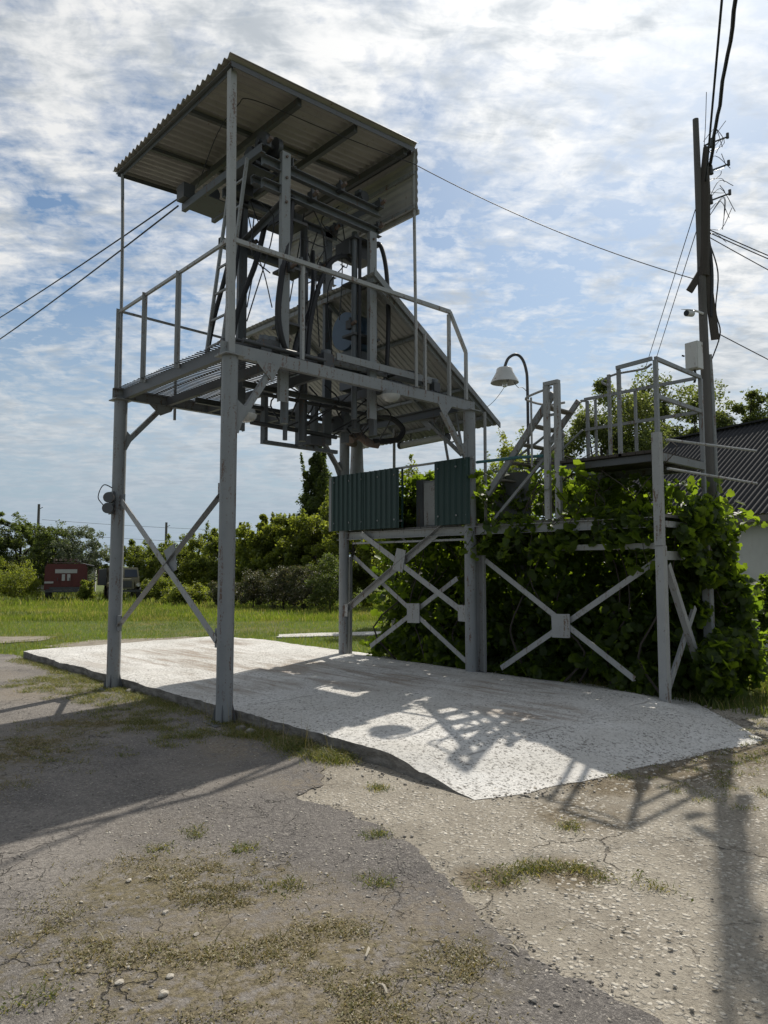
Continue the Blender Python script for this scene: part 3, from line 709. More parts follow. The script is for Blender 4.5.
hose([(2.1, .5, 5.65), (1.95, .48, 5.66), (1.72, .45, 5.5), (1.50, .42, 5.1), (1.36, .40, 4.6), (1.30, .38, 4.1)], .034)
hose([(1.62, .7, 5.7), (1.55, .6, 5.2), (1.42, .5, 4.8), (1.2, .45, 4.4), (1.12, .4, 4.05)], .028)
hose([(2.36, .36, 5.9), (2.47, .32, 5.92), (2.56, .3, 5.6), (2.60, .3, 5.0), (2.58, .3, 4.4), (2.56, .32, 4.05)], .03)
hose([(2.12, .34, 5.9), (2.10, .32, 5.0), (2.10, .32, 4.05)], .024)
hose([(.36, 1.2, 4.0), (.42, 1.1, 4.6), (.52, .95, 5.3), (.55, .8, 6.0)], .03)
for k, (x, y, z) in enumerate(((.58, .24, 6.52), (1.25, .24, 6.12), (1.7, .24, 6.40), (2.38, .24, 6.42), (2.40, .3, 6.12), (2.3, 1.1, 6.36), (.95, 1.1, 5.7), (1.9, .9, 5.6), (2.05, .45, 4.75), (1.05, .5, 4.3), (.9, .2, 5.1))):
    o = MB().box(x - .035, x + .035, y - .05, y + .05, z - .05, z + .06).build('valve', M['dark_steel'], mac)
    MB().cyl((x, y, z + .06), (x, y, z + .10), .02, n=8).build('stem', M['dark_steel'], o)
    MB().cyl((x - .008, y - .05, z), (x - .008, y - .12, z + .02), .025, n=10).build('fitting', M['rust_steel'], o)
r_ = random.Random(8)
m = MB()
for k in range(16):
    x = r_.uniform(.6, 2.4); y = r_.uniform(.2, 1.2); z = r_.uniform(5.6, 6.4)
    m.tube([(x, y, z), (x + r_.uniform(-.25, .25), y + r_.uniform(-.1, .1), z - r_.uniform(.2, .6)), (x + r_.uniform(-.3, .3), y, z - r_.uniform(.5, 1.5))], .008, 5, 4)
for k in range(14):
    x = r_.uniform(.9, 3.0); m.tube([(x, r_.uniform(.3, 1.3), 4.0), (x + r_.uniform(-.2, .2), r_.uniform(.5, 1.3), 3.75), (x + r_.uniform(-.4, .4), r_.uniform(.8, 1.3), 3.45)], .011, 5, 4)
m.build('cable', M['rubber'], mac)
for z in (6.46, 6.2, 5.9):
    for x in (.85, 2.25):
        if z < 6.0 or x < 1: MB().cyl((x, .215, z), (x, .195, z), .016, n=8).build('bolt', M['rust_steel'], mac)
# cable tray and pipework lying on the platform
m = MB()
for y in (.12, .30): m.bar((1.55, y, 4.16), (3.35, y, 4.16), .03, .09)
m.build('cable_tray', M['grey'], mac)
for k in range(13): MB().bar((1.62 + k * .14, .14, 4.15), (1.70 + k * .14, .28, 4.19), .035, .03).build('tray_rung', M['dark_steel'], mac)
for y, z, a, b, r in ((.16, 4.08, .25, 1.4, .03), (.24, 4.10, .2, 1.5, .022), (.36, 4.09, .1, 2.3, .035), (.55, 4.08, .3, 2.1, .03), (.42, 4.16, .5, 1.2, .018)):
    MB().cyl((a, y, z), (b, y, z), r, n=10).build('floor_pipe', M['dark_steel'], mac)
hose([(2.5, .2, 4.1), (2.8, .17, 4.22), (3.05, .15, 4.2), (3.15, .15, 4.08)], .022)
for x, y, s_ in ((.55, .2, .07), (.72, .3, .09), (1.45, .2, .08), (2.9, .5, .09), (3.3, .1, .06)):
    o = MB().box(x - s_, x + s_, y - s_ * .8, y + s_ * .8, 4.01, 4.01 + s_ * 2.1).build('valve', M['dark_steel'], mac)
    MB().cyl((x, y, 4.01 + s_ * 2.1), (x, y, 4.06 + s_ * 2.1), s_ * .8, n=12).build('hand_wheel', M['machine'], o)
MB().cyl((2.24, .80, 4.80), (2.62, .80, 4.80), .26, n=28).build('drum', M['blue_tank'], mac)
MB().box(2.28, 2.58, .66, .94, 4.0, 4.535).build('drum_cradle', M['machine'], mac)
# pipework hung under the platform
for (p_, q_, r) in (((.9, 1.3, 3.66), (3.0, 1.3, 3.66), .03), ((1.0, 1.15, 3.42), (2.4, 1.15, 3.40), .03), ((1.0, .9, 3.74), (3.2, .9, 3.74), .025)):
    MB().cyl(p_, q_, r, n=10).build('header_pipe', M['dark_steel'], mac)
for x, y, z0, w_ in ((1.3, 1.3, 3.2, .05), (1.75, 1.15, 3.2, .05), (2.05, 1.2, 3.2, .06), (2.35, 1.3, 3.3, .09), (2.6, 1.2, 3.35, .07), (2.5, .5, 3.35, .06)):
    MB().box(x - w_ / 2, x + w_ / 2, y - .05, y + .05, z0, 3.9).build('hanger', mm, mac)
m = MB(); m.bar((1.2, 1.2, 3.20), (2.45, 1.2, 3.20), .05, .05); m.build('hanger_frame', mm, mac)
MB().box(1.9, 2.15, 1.08, 1.28, 3.24, 3.36).build('valve_block', M['dark_steel'], mac)
MB().box(2.45, 2.75, 1.05, 1.35, 3.50, 3.72).build('valve_block', M['machine'], mac)
hose([(3.05, 1.2, 3.72), (3.25, 1.2, 3.80), (3.48, 1.15, 3.82), (3.66, 1.1, 3.68), (3.58, 1.1, 3.52), (3.4, 1.15, 3.47), (3.15, 1.2, 3.44)], .042)
o = MB().cyl((4.27, 2.86, 2.2), (4.27, 2.86, 3.3), .135, .125, n=18).build('drop_pipe', M['grey_light'], mac)
MB().cyl((4.27, 2.86, 3.301), (4.27, 2.86, 3.95), .12, .095, n=18).build('pipe_sleeve', M['grey_light'], o)
MB().tube([(3.25, 1.9, 3.62), (3.7, 2.4, 3.66), (4.1, 2.75, 3.72)], .07, 10, 4).build('elbow_pipe', M['rust_steel'], mac)
MB().tube([(2.75, 1.25, 3.42), (2.9, 1.25, 3.5), (3.1, 1.25, 3.42), (3.25, 1.2, 3.40)], .06, 10, 4).build('elbow_pipe', M['rust_steel'], mac)

# ladders
la = thing('ladder', 'narrow steel ladder leaning on the pumping rig on the upper platform', 'ladder', (.3, 1.0, HP + .03))
b0, b1, t0, t1 = V3(.30, 1.08, HP + .03), V3(.30, .72, HP + .03), V3(.42, .74, 6.35), V3(.42, .40, 6.35)
for a, b in ((b0, t0), (b1, t1)): MB().bar(a, b, .03, .035).build('stile', M['grey'], la)
for k in range(7):
    t = .09 + k * .135; MB().bar(b0 + (t0 - b0) * t, b1 + (t1 - b1) * t, .022).build('rung', M['grey'], la)
la = thing('ladder', 'short steel ladder from the green sheeted walkway up to the gantry platform', 'ladder', (4.15, .3, 2.16))
b0, b1, t0, t1 = V3(4.18, .42, 2.16), V3(4.18, .10, 2.16), V3(4.08, .72, 3.96), V3(4.08, .42, 3.96)
for a, b in ((b0, t0), (b1, t1)): MB().bar(a, b, .028, .03).build('stile', M['grey'], la)
for k in range(6):
    t = .1 + k * .155; MB().bar(b0 + (t0 - b0) * t, b1 + (t1 - b1) * t, .02).build('rung', M['grey'], la)

# lamps on the gantry
def dome(x, y, z, label):
    t = thing('dome_lamp', label, 'lamp', (x, y, z)); MB().cyl((x, y, z), (x, y, z - .05), .11, n=20).build('lamp_base', M['grey'], t)
    m = MB(); n = 20; vs = []; fs = []
    for i in range(5):
        a = i / 4 * math.pi / 2; r = .13 * math.cos(a) + .001
        vs += [(x + r * math.cos(2 * math.pi * k / n), y + r * math.sin(2 * math.pi * k / n), z - .05 - .09 * math.sin(a)) for k in range(n)]
    for i in range(4): fs += [(i * n + k, (i + 1) * n + k, (i + 1) * n + (k + 1) % n, i * n + (k + 1) % n) for k in range(n)]
    m.add(vs, fs); m.add(vs[:n], [tuple(range(n))]); m.sm = True; m.build('glass_shade', M['frosted'], t)
dome(2.33, -.02, 3.83, 'round glass dome lamp under the middle of the front platform beam')
dome(.27, .12, 3.30, 'small round lamp hanging close behind the top of the nearest post')
t = thing('fluorescent_lamp', 'long tube lamp hanging below the lean-to roof above the green sheeting', 'lamp', (4.6, 1.5, 3.64))
MB().cyl((4.55, 2.05, 3.64), (4.55, .98, 3.66), .055, n=14).build('lamp_tube', M['white_enamel'], t)
for y in (2.04, .99): MB().cyl((4.55, y + .03, 3.65), (4.55, y - .03, 3.65), .065, n=14).build('end_cap', M['dark_steel'], t)
for y in (1.8, 1.2): MB().bar((4.55, y, 3.70), (4.55, y, 3.83), .012).build('hanger', M['dark_steel'], t)
t = thing('loudspeaker', 'pair of round weathered loudspeaker horns clamped to the far left gantry post', 'loudspeaker', (-.12, HV, 2.40))
for z, dx in ((2.49, .04), (2.35, .03)):
    MB().tube([(-.05 + dx, HV + .1, z), (-.12 + dx, HV + .02, z), (-.17 + dx, HV - .05, z), (-.22 + dx, HV - .12, z)], [.035, .055, .065, .07], 16, 2).build('horn', M['grey_dark'], t)
MB().tube([(-.05, HV + .02, 2.62), (-.2, HV, 2.66), (-.26, HV + .02, 2.5), (-.18, HV + .05, 2.4)], .007, 6, 6).build('cable', M['rubber'], t)
MB().box(-.10, -.085, HV - .07, HV + .07, 2.28, 2.58).build('bracket', M['grey_dark'], t)

# ------------------------------------------------------------------ trestle walkway beside the slab
tr = thing('trestle_walkway', 'grey steel trestle walkway with green sheet screens and crossed braces along the slab', 'walkway', (4.4, 0, 0))
EX, EY = 3.92, -2.78
g1 = M['grey_light']
m = MB(); m.bar((EX, EY, .04), (EX, EY, 1.83), .095); m.build('post', g1, tr)
m = MB(); m.bar((EX - .02, EY, 1.832), (EX - .02, EY, 3.12), .09); m.build('post', g1, tr)
MB().channel((4.07, -.08, .1), (4.07, -.08, 1.75), .13, .05, 1, (0, 1, 0)).build('post', g1, tr)
MB().bar((4.07, 2.80, .1), (4.07, 2.80, 1.76), .06).build('post', g1, tr)
for y in (2.8, 0, -2.78): MB().bar((5.15, y, 0), (5.15, y, 2.1), .10).build('post', M['grey'], tr)
for p_, q_ in (((4.05, 2.68, 1.76), (4.05, .05, .14)), ((4.09, .40, 1.42), (4.09, 2.30, .28)), ((4.05, -.16, 1.68), (4.05, -2.35, .28)), ((4.09, -2.70, 1.70), (4.09, -.38, .20))):
    MB().angle(p_, q_, .07, (-1, 0, 0)).build('cross_brace', g1, tr)
for y, z in ((1.25, .88), (-1.38, .845)): MB().prism([(4.03, y - .13, z - .15), (4.03, y + .13, z - .16), (4.03, y + .14, z + .14), (4.03, y - .13, z + .15)], (.01, 0, 0)).build('gusset_plate', g1, tr)
for p_, q_ in (((4.05, EY - .03, 1.62), (5.0, EY - .03, .12)), ((4.04, EY + .03, .15), (4.85, EY + .03, 1.1))): MB().angle(p_, q_, .07, (0, -1, 0)).build('side_brace', g1, tr)
# lower deck: edge beams, bearers, planks
MB().channel((3.95, 2.95, 2.10), (3.95, EY + .06, 2.10), .12, .05, 1).build('edge_beam', g1, tr)
MB().channel((5.15, 2.95, 2.10), (5.15, EY + .06, 2.10), .12, .05, -1).build('edge_beam', M['grey'], tr)
MB().bar((4.0, -1.40, 1.83), (4.0, EY + .08, 1.83), .05, .07).build('edge_beam', g1, tr)
MB().bar((EX + .08, EY, 2.08), (5.1, EY, 2.08), .05, .07).build('edge_beam', g1, tr)
MB().bar((EX + .08, EY, 1.72), (5.1, EY, 1.72), .05, .10).build('edge_beam', g1, tr)
MB().bar((3.97, 2.6, 1.98), (3.97, .1, 1.98), .03, .03).build('edge_beam', g1, tr)
for k in range(46):
    y = 2.90 - k * .123; 
    MB().box(4.01 + random.uniform(-.01, .01), 5.10, y - .112, y, 2.165 + random.uniform(0, .006), 2.20).build('plank', M['grey_wood'], tr)
# screens
for a, b in ((2.97, 2.15), (2.17, 1.33), (.575, -.10)):
    xo = 3.80 if a != 2.17 else 3.806
    MB().corrugated((xo, a, 2.19), (0, 0, .94), (0, b - a, 0), (-1, 0, 0), .112, .011, True, .003).build('screen_sheet', M['green_sheet'], tr)
MB().prism([(3.80, 2.985, 2.19), (3.80, 3.05, 2.19), (3.80, 3.05, 3.10), (3.80, 2.985, 3.13)], (.012, 0, 0)).build('screen_edge', M['grey'], tr)
MB().bar((3.86, 3.0, 3.12), (3.86, -.12, 3.13), .03, .03).build('top_rail', M['grey_light'], tr)
MB().bar((3.86, 3.0, 2.3), (3.86, 1.3, 2.3), .03, .03).build('screen_rail', M['grey'], tr)
MB().bar((3.86, 1.31, 2.2), (3.86, 1.31, 3.12), .025).build('screen_stile', M['green_sheet'], tr)
MB().tube([(3.9, -.14, 3.06), (3.95, -.8, 3.06), (3.97, -1.2, 3.04)], .022).build('top_rail', M['teal_pipe'], tr)
MB().box(4.30, 4.32, -.75, -.14, 2.25, 2.92).build('screen_sheet', M['grey_dark'], tr)
for y in (2.9, 2.5, 2.2, 1.8, 1.42, .5, .15, -.04):
    for z in (2.32, 3.02): MB().cyl((3.79, y, z), (3.778, y, z), .014, n=8).build('screw', M['grey'], tr)
# far side rail of the lower deck
MB().bar((5.12, 2.9, 3.1), (5.12, -.9, 3.1), .03).build('top_rail', M['grey'], tr)
for y in (2.85, 1.5, .2): MB().bar((5.12, y, 2.2), (5.12, y, 3.1), .03).build('rail_post', M['grey'], tr)
# high deck with its cage of rails
ZH, ZR = 2.90, 3.97
MB().channel((EX + .04, EY + .08, ZH - .05), (EX + .04, -1.45, ZH - .05), .08, .04, 1).build('deck_beam', M['grey_dark'], tr)
MB().channel((5.14, EY + .08, ZH - .06), (5.14, -1.0, ZH - .06), .10, .04, -1).build('deck_beam', M['grey'], tr)
MB().bar((EX + .08, EY, ZH - .05), (5.14, EY, ZH - .05), .05, .09).build('deck_beam', M['grey'], tr)
for k in range(12):
    y = EY + .04 + k * .115; MB().box(EX - .02, 5.16, y, y + .108, ZH, ZH + .03 + random.uniform(0, .006)).build('plank', M['brown_wood'], tr)
for (x, y, z0, z1, w_) in ((EX, EY, 3.122, ZR, .045), (EX, -2.32, ZH, ZR - .02, .04), (EX + .02, -2.18, ZH, ZR - .05, .035), (5.14, EY, 2.1, ZR, .045), (5.14, -1.9, ZH, ZR, .035), (5.14, -1.17, ZH, ZR - .01, .04), (5.14, -1.30, ZH, ZR - .01, .03),
                       (5.14, -.75, 2.2, 3.6, .03)):
    MB().bar((x, y, z0), (x, y, z1), w_).build('rail_post', M['grey'], tr)
for z in (ZR + .02, ZR - .42):
    MB().bar((EX, EY, z), (5.14, EY, z), .035, .045).build('cage_rail', M['grey'], tr)
    MB().bar((5.10, EY + .04, z - .01), (5.10, -1.15, z - .01), .03, .04).build('cage_rail', M['grey'], tr)
MB().bar((EX - .02, EY + .03, ZR + .02), (EX - .02, -2.30, ZR), .03, .045).build('cage_rail', M['grey'], tr)
MB().tube([(EX, EY + .05, ZR - .04), (EX + .05, -2.6, ZR - .06), (EX + .06, -2.25, ZR - .05), (EX, -2.1, ZR - .12), (EX - .02, -2.2, ZR - .2)], .014, 8, 4).build('cage_rail', M['grey'], tr)
MB().tube([(5.14, -1.15, ZR), (5.14, -1.02, ZR - .02), (5.12, -.6, ZR - .35), (5.1, .3, 3.15)], .02, 8, 3).build('stair_rail', M['grey'], tr)
MB().bar((5.12, -1.1, 3.55), (5.10, .3, 2.55), .025).build('stair_rail', M['grey'], tr)
# ladder head frame and stair stringers
for y in (-1.30, -1.46): MB().bar((EX, y, 2.2), (EX, y, ZR - .03), .055, .075, (0, 1, 0)).build('frame_post', M['grey_light'], tr)
MB().box(EX - .035, EX + .035, -1.49, -1.27, ZR - .028, ZR + .02).build('frame_head', M['grey_light'], tr)
for z in (3.2, 3.55): MB().bar((EX, -1.33, z), (EX, -1.43, z), .03).build('frame_tie', M['grey'], tr)
MB().bar((EX + .05, -1.38, 3.84), (EX + .05, -.28, 2.60), .05, .085).build('stringer', M['grey'], tr)
MB().bar((EX + .65, -1.38, 3.84), (EX + .65, -.28, 2.60), .04, .07).build('stringer', M['grey'], tr)
MB().bar((EX + .1, -1.5, 3.3), (EX + .1, -.35, 2.25), .03, .04).build('stringer', M['grey'], tr)
for k in range(5):
    t = .12 + k * .18; MB().box(EX + .08, EX + .62, -1.38 + 1.1 * t - .07, -1.38 + 1.1 * t + .07, 3.84 - 1.24 * t - .02, 3.84 - 1.24 * t).build('tread', M['grey_wood'], tr)
MB().tube([(EX, -1.38, ZR - .06), (EX - .02, -1.15, ZR - .10), (EX - .04, -1.02, ZR - .14), (EX + .05, -.98, ZR - .16), (EX + .3, -1.1, ZR - .2), (EX + .35, -1.35, ZR - .2)], .016, 8, 4).build('hand_rail', M['grey_light'], tr)
MB().tube([(EX, -1.06, ZR - .14), (EX, -1.06, 2.9)], .015).build('rail_post', M['grey_light'], tr)
# loose rails running past the utility pole
MB().tube([(EX + .02, EY - .10, 3.03), (5.98, -3.12, 3.10)], .017).build('side_rail', M['grey_light'], tr)
MB().tube([(EX + .02, EY - .10, 2.70), (5.95, -3.12, 2.67)], .017).build('side_rail', M['grey_light'], tr)

t = thing('control_cabinet', 'narrow grey switch cabinet on the walkway in the gap of the green screens', 'cabinet', (4.25, 1.0, 2.2))
MB().box(4.16, 4.34, .86, 1.14, 2.2, 2.92).build('cabinet_body', M['grey'], t)
MB().box(4.145, 4.158, .88, 1.12, 2.23, 2.89).build('cabinet_door', M['grey_light'], t)
MB().box(4.16, 4.36, 1.16, 1.30, 2.2, 2.95).build('side_panel', M['grey_dark'], t)

# ------------------------------------------------------------------ street lamp
lx, ly = 4.75, -.42
t = thing('street_lamp', 'swan-neck street lamp with a conical metal shade beside the walkway stairs', 'lamp', (lx, ly, 2.2))
sx, sy, sz = 4.40, -.27, 4.36
MB().tube([(lx, ly, 2.2), (lx, ly, 3.2), (lx, ly, 4.25), (lx - .015, ly + .01, 4.50), (lx - .07, ly + .04, 4.66), (lx - .17, ly + .08, 4.71), (lx - .28, ly + .13, 4.64), (sx + .005, sy, 4.50), (sx, sy, sz + .12)], .022, 10, 6).build('lamp_post', M['dark_steel'], t)
def lathe(m, c, prof, n=28):
    vs = [(c[0] + r * math.cos(2 * math.pi * k / n), c[1] + r * math.sin(2 * math.pi * k / n), c[2] + z) for r, z in prof for k in range(n)]
    m.add(vs, [(i * n + k, i * n + (k + 1) % n, (i + 1) * n + (k + 1) % n, (i + 1) * n + k) for i in range(len(prof) - 1) for k in range(n)]); m.sm = True; return m
lathe(MB(), (sx, sy, sz), [(.001, .13), (.10, .125), (.115, .11), (.125, .06), (.20, -.075), (.205, -.095), (.19, -.09), (.115, .05), (.10, .10), (.001, .105)]).build('lamp_shade', M['white_enamel'], t)
lathe(MB(), (sx, sy, sz), [(.001, .10), (.03, .09), (.028, .0), (.03, -.06), (.045, -.11), (.035, -.15), (.001, -.165)], 16).build('bulb', M['frosted'], t)
MB().tube([(sx + .15, sy - .05, sz - .06), (sx + .22, sy - .08, sz - .14), (sx + .3, sy - .1, sz - .13), (lx, ly, sz - .2)], .005, 5, 4).build('cable', M['rubber'], t)

# ------------------------------------------------------------------ utility pole and what hangs on it
px, py = 5.78, -2.60
pt = V3(5.42, -2.72, 7.58)
up = thing('utility_pole', 'tall weathered utility pole with spliced dark timber leaning behind the vine', 'pole', (px, py, 0))
pl = lambda z: V3(px, py, 0) + (pt - V3(px, py, 0)) * (z / pt[2])
MB().tube([pl(-.3), pl(2.5), pl(5.0), pl(7.58)], [.078, .066, .054, .038], 16, 2).build('pole_shaft', M['pole'], up)
e = RGT
MB().tube([pl(2.0) + e * .09, pl(3.2) + e * .085, pl(3.9) + e * .08, pl(4.4) + e * .07], [.03, .03, .03, .025], 10).build('splice_post', M['grey'], up)
MB().bar(pl(4.6) + e * .15, pl(5.6) + e * .06, .035, .10, tuple(e)).build('timber_splice', M['brown_wood'], up)
MB().tube([pl(5.45) + e * .02, pl(6.0) + e * .05, pl(6.6) + e * .08, pl(7.2) + e * .12], [.075, .08, .075, .03], 8, 2).build('timber_splice', M['brown_wood'], up)
MB().bar(pl(5.25) - e * .17 + V3(0, 0, .0), pl(5.55) + e * .02, .04, .09, tuple(e)).build('stub_board', M['brown_wood'], up)
br = MB()
for k, z in enumerate((6.45, 6.85, 7.22)): br.cyl(pl(z) + e * .10, pl(z + .12) + e * .42, .011, n=6)
br = br.build('bracket', M['dark_steel'], up)
for k, z in enumerate((6.45, 6.85, 7.22)):
    q = pl(z + .03) + e * (.16 + .02 * k); MB().cyl(q - V3(0, 0, .05), q + V3(0, 0, .07), .032, .02, 12).build('insulator', M['dark_steel'], br)
    q = pl(z + .12) + e * .42; MB().cyl(q - V3(0, 0, .02), q + V3(0, 0, .05), .02, n=8).build('pin', M['dark_steel'], br)
m = MB(); r_ = random.Random(4)
for k in range(16):
    z = 6.0 + k * .085; a = pl(z) + e * (.05 + .1 * r_.random()); b = pl(z + r_.uniform(-.15, .4)) + e * r_.uniform(.25, .5)
    c_ = pl(z + r_.uniform(.0, .3)) + e * r_.uniform(.2, .38) + V3(0, 0, r_.uniform(-.12, .12))
    m.tube([a, c_, b], .0045, 4, 4)
m.tube([pl(7.2) + e * .1, pl(7.5) + e * .13, pl(7.95) + e * .16], .006, 4, 3)
m.build('loose_wire', M['dark_steel'], up)
MB().tube([pl(5.95) + e * .11, pl(5.5) + e * .22, pl(5.0) + e * .17, pl(4.7) + e * .22, pl(4.4) + e * .12, pl(4.2) + e * .02], .009, 6, 5).build('drop_cable', M['rubber'], up)
MB().tube([pl(6.3) + e * .06, pl(5.6) + e * .13, pl(4.9) + e * .1], .03, 7, 5).build('drop_cable', M['rubber'], up)

q = pl(4.36) - FWD * .06 - e * .165
t = thing('junction_box', 'light grey metal junction box fixed to the utility pole above the cage', 'box', tuple(q - V3(0, 0, .17)))
F2, R2 = (-FWD * .6 - e * .8), (e * .6 - FWD * .8)
def obox(c, a, b, la_, lb_, h):
    return MB().prism([c + a * i * la_ / 2 + b * j * lb_ / 2 - V3(0, 0, h / 2) for i, j in ((-1, -1), (1, -1), (1, 1), (-1, 1))], (0, 0, h))
obox(q, F2, R2, .13, .17, .36).build('box_body', M['white_enamel'], t)
obox(q + F2 * .075, F2, R2, .016, .16, .34).build('box_door', M['white_enamel'], t)
MB().cyl(q + F2 * .11 + R2 * -.08, q + F2 * .15 + R2 * -.08, .012, n=8).build('lock', M['dark_steel'], t)
MB().tube([q - V3(0, 0, .18), q - V3(-.02, 0, .27), q - V3(-.1, -.05, .32)], .016, 8, 3).build('conduit', M['rubber'], t)
q = pl(4.92) - e * .18 - FWD * .08
t = thing('security_camera', 'small bullet security camera on the left side of the utility pole', 'camera', tuple(q))
ax = -e * .8 - FWD * .55 - V3(0, 0, .15); ax /= np.linalg.norm(ax)
MB().cyl(q, q + ax * .13, .042, n=16).build('camera_body', M['white_enamel'], t)
MB().cyl(q + ax * .131, q + ax * .14, .036, n=16).build('lens', M['dark_glass'], t)
MB().tube([q + ax * .02, q - ax * .08 + V3(0, 0, .04), q + e * .15], .015, 8, 3).build('bracket', M['white_enamel'], t)
MB().prism([q - ax * .01 + e * .05 + V3(0, 0, .046), q + ax * .17 + e * .05 + V3(0, 0, .046), q + ax * .17 - e * .05 + V3(0, 0, .046), q - ax * .01 - e * .05 + V3(0, 0, .046)], (0, 0, .006)).build('sun_hood', M['white_enamel'], t)

def wire(name, a, b, sag, r, label, cat='wire', mat='rubber', n=18, wob=0.0):
    a = V3(*a); b = V3(*b); pts = []
    for i in range(n + 1):
        t = i / n; q = a + (b - a) * t; q[2] -= sag * 4 * t * (1 - t)
        if 0 < i < n and wob: q = q + V3(random.uniform(-wob, wob), random.uniform(-wob, wob), random.uniform(-wob, wob))
        pts.append(q)
    return tag(MB().tube(pts, r, 6).build(name, M[mat]), label, cat)
wire('overhead_wire', pl(5.42) + V3(-.08, .08, .0), (2.70, -.10, 6.98), .12, .006, 'thin black wire from the utility pole to the right edge of the gantry roof')
m = MB(); m.tube([(2.70, -.10, 6.98), (1.4, .05, 6.93), (.35, .15, 6.90), (.22, .3, 6.85), (.2, .7, 6.7), (.25, 1.2, 6.35), (.4, 1.6, 6.45)], .006, 6, 5)
tag(m.build('roof_wire', M['rubber']), 'thin wire looped under the corrugated gantry roof', 'wire')
wire('overhead_wire', (.45, 2.0, 6.55), away(30, -24, 8.6), .5, .011, 'upper of the two wires running left from under the gantry roof')
wire('overhead_wire', (.42, 2.1, 6.42), away(30, -23.2, 7.6), .5, .012, 'lower of the two wires running left from under the gantry roof')
wire('guy_wire', pl(6.35) - e * .05, away(13.5, 5.05, 5.4), .0, .006, 'guy wire falling left from the pole, the one starting higher')
wire('guy_wire', pl(6.05) - e * .05, away(13.5, 5.2, 5.4), .0, .006, 'guy wire falling left from the pole, the one starting lower')
a = pl(6.1) + e * .08
wire('overhead_wire', a, a + e * 8 + FWD * 3 + V3(0, 0, -1.05), .15, .008, 'topmost of the wires going right from the utility pole')
wire('overhead_wire', a - V3(0, 0, .04), a + e * 8 + FWD * 3 + V3(0, 0, -1.15), .15, .008, 'wire close below the topmost one going right from the pole')
wire('overhead_wire', a - V3(0, 0, .1), a + e * 8 + FWD * 3 + V3(0, 0, -2.0), .15, .007, 'third wire right of the pole, falling more steeply')
a = pl(4.72) + e * .12
wire('overhead_wire', a, a + e * 8 + FWD * 3 + V3(0, 0, -2.2), .1, .007, 'lowest wire going right from the pole near the camera')
k0 = pl(6.95) + e * .17
wire('overhead_cable', k0, k0 + (V3(3.19, -4.06, 7.20) - k0) * 3.2, .02, .022, 'thick knotted black cable running over the yard from the pole top', 'cable', 'rubber', 44, .010)
k0 = pl(6.7) + e * .10
wire('overhead_cable', k0, k0 + (V3(3.07, -3.97, 7.16) - k0) * 3.2, .0, .013, 'slimmer straight black cable over the yard beside the thick one', 'cable', 'rubber', 20, .0)
wire('overhead_wire', (lx - .3, ly + .1, sz - .02), (4.55, .2, 4.0), .06, .004, 'thin wire between the street lamp shade and the lean-to roof')

# ------------------------------------------------------------------ house on the right
hs = thing('house', 'low whitewashed house with a black corrugated roof behind the vine', 'house', tuple(away(14, 8.5)))
hx = RGT * .42 - FWD * .91; hn = -RGT * .91 - FWD * .42        # along the ridge, and towards the yard
R0 = away(18.4, 7.75, 4.92); L_ = 9.5
E0 = R0 + hn * 2.75 + V3(0, 0, 2.58 - 4.92)
wall = MB()
a0 = E0 - hn * .35 + V3(0, 0, -.02); 
wall.prism([V3(a0[0], a0[1], -.1), V3(*(a0 + hx * L_)[:2], -.1), V3(*(a0 + hx * L_ - hn * 4.6)[:2], -.1), V3(*(a0 - hn * 4.6)[:2], -.1)], (0, 0, 2.85)).build('wall', M['plaster'], hs)
gb = MB(); gb.prism([a0 + V3(0, 0, .20), R0 + V3(0, 0, -.12), a0 - hn * 4.6 + V3(0, 0, .2)], hx * .15).build('gable', M['plaster'], hs)
for k in range(10):
    st = R0 - hx * .3 + hx * k * .98
    MB().corrugated(st + V3(0, 0, .004 * (k % 2)), E0 - R0, hx * 1.0, (V3(0, 0, 1) + hn * .62) / 1.18, .15, .016).build('roof_sheet', M['black_roof'], hs)
    MB().corrugated(st + V3(0, 0, .004 * (k % 2)), -hn * 2.75 + V3(0, 0, -2.3), hx * 1.0, (V3(0, 0, 1) - hn * .62) / 1.18, .15, .02, per=6).build('roof_sheet', M['black_roof'], hs)
MB().bar(R0 - hx * .3 + V3(0, 0, .03), R0 + hx * L_ + V3(0, 0, .03), .22, .04).build('ridge_cap', M['black_roof'], hs)
MB().bar(E0 - hx * .2 + V3(0, 0, -.08) - hn * .03, E0 + hx * L_ + V3(0, 0, -.08) - hn * .03, .03, .12).build('fascia', M['grey_wood'], hs)

# ------------------------------------------------------------------ old vehicles out in the meadow
def wheel(c, axis, r, wd, parent):
    c = V3(*c); o = MB().cyl(c - axis * wd / 2, c + axis * wd / 2, r, n=20).build('wheel', M['rubber'], parent)
    MB().cyl(c - axis * (wd / 2 + .012), c + axis * (wd / 2 + .012), r * .5, n=14).build('rim', M['rust_steel'], o)
vf = away(44, -19.6) - V3(EYE[0], EYE[1], 0); vf /= np.linalg.norm(vf); vr = V3(vf[1], -vf[0], 0)
def loc(base): return lambda f, r, z: base + vf * f + vr * r + V3(0, 0, z)
def vbox(L, f0, f1, r0, r1, z0, z1):
    return MB().prism([L(f0, r0, z0), L(f0, r1, z0), L(f1, r1, z0), L(f1, r0, z0)], (0, 0, z1 - z0))
b = away(44, -19.6, -.62); L = loc(b)
ft = thing('fire_truck', 'old dark red fire truck seen from behind with white panels on its rear', 'fire truck', tuple(b))
MB().prism([L(0, -1.22, .75), L(0, 1.22, .75), L(0, 1.2, 2.1), L(0, 1.08, 2.36), L(0, -1.08, 2.36), L(0, -1.2, 2.1)], vf * 4.2).build('body', M['red_truck'], ft)
vbox(L, 4.25, 6.2, -1.1, 1.1, .7, 2.35).build('cab', M['red_truck'], ft)
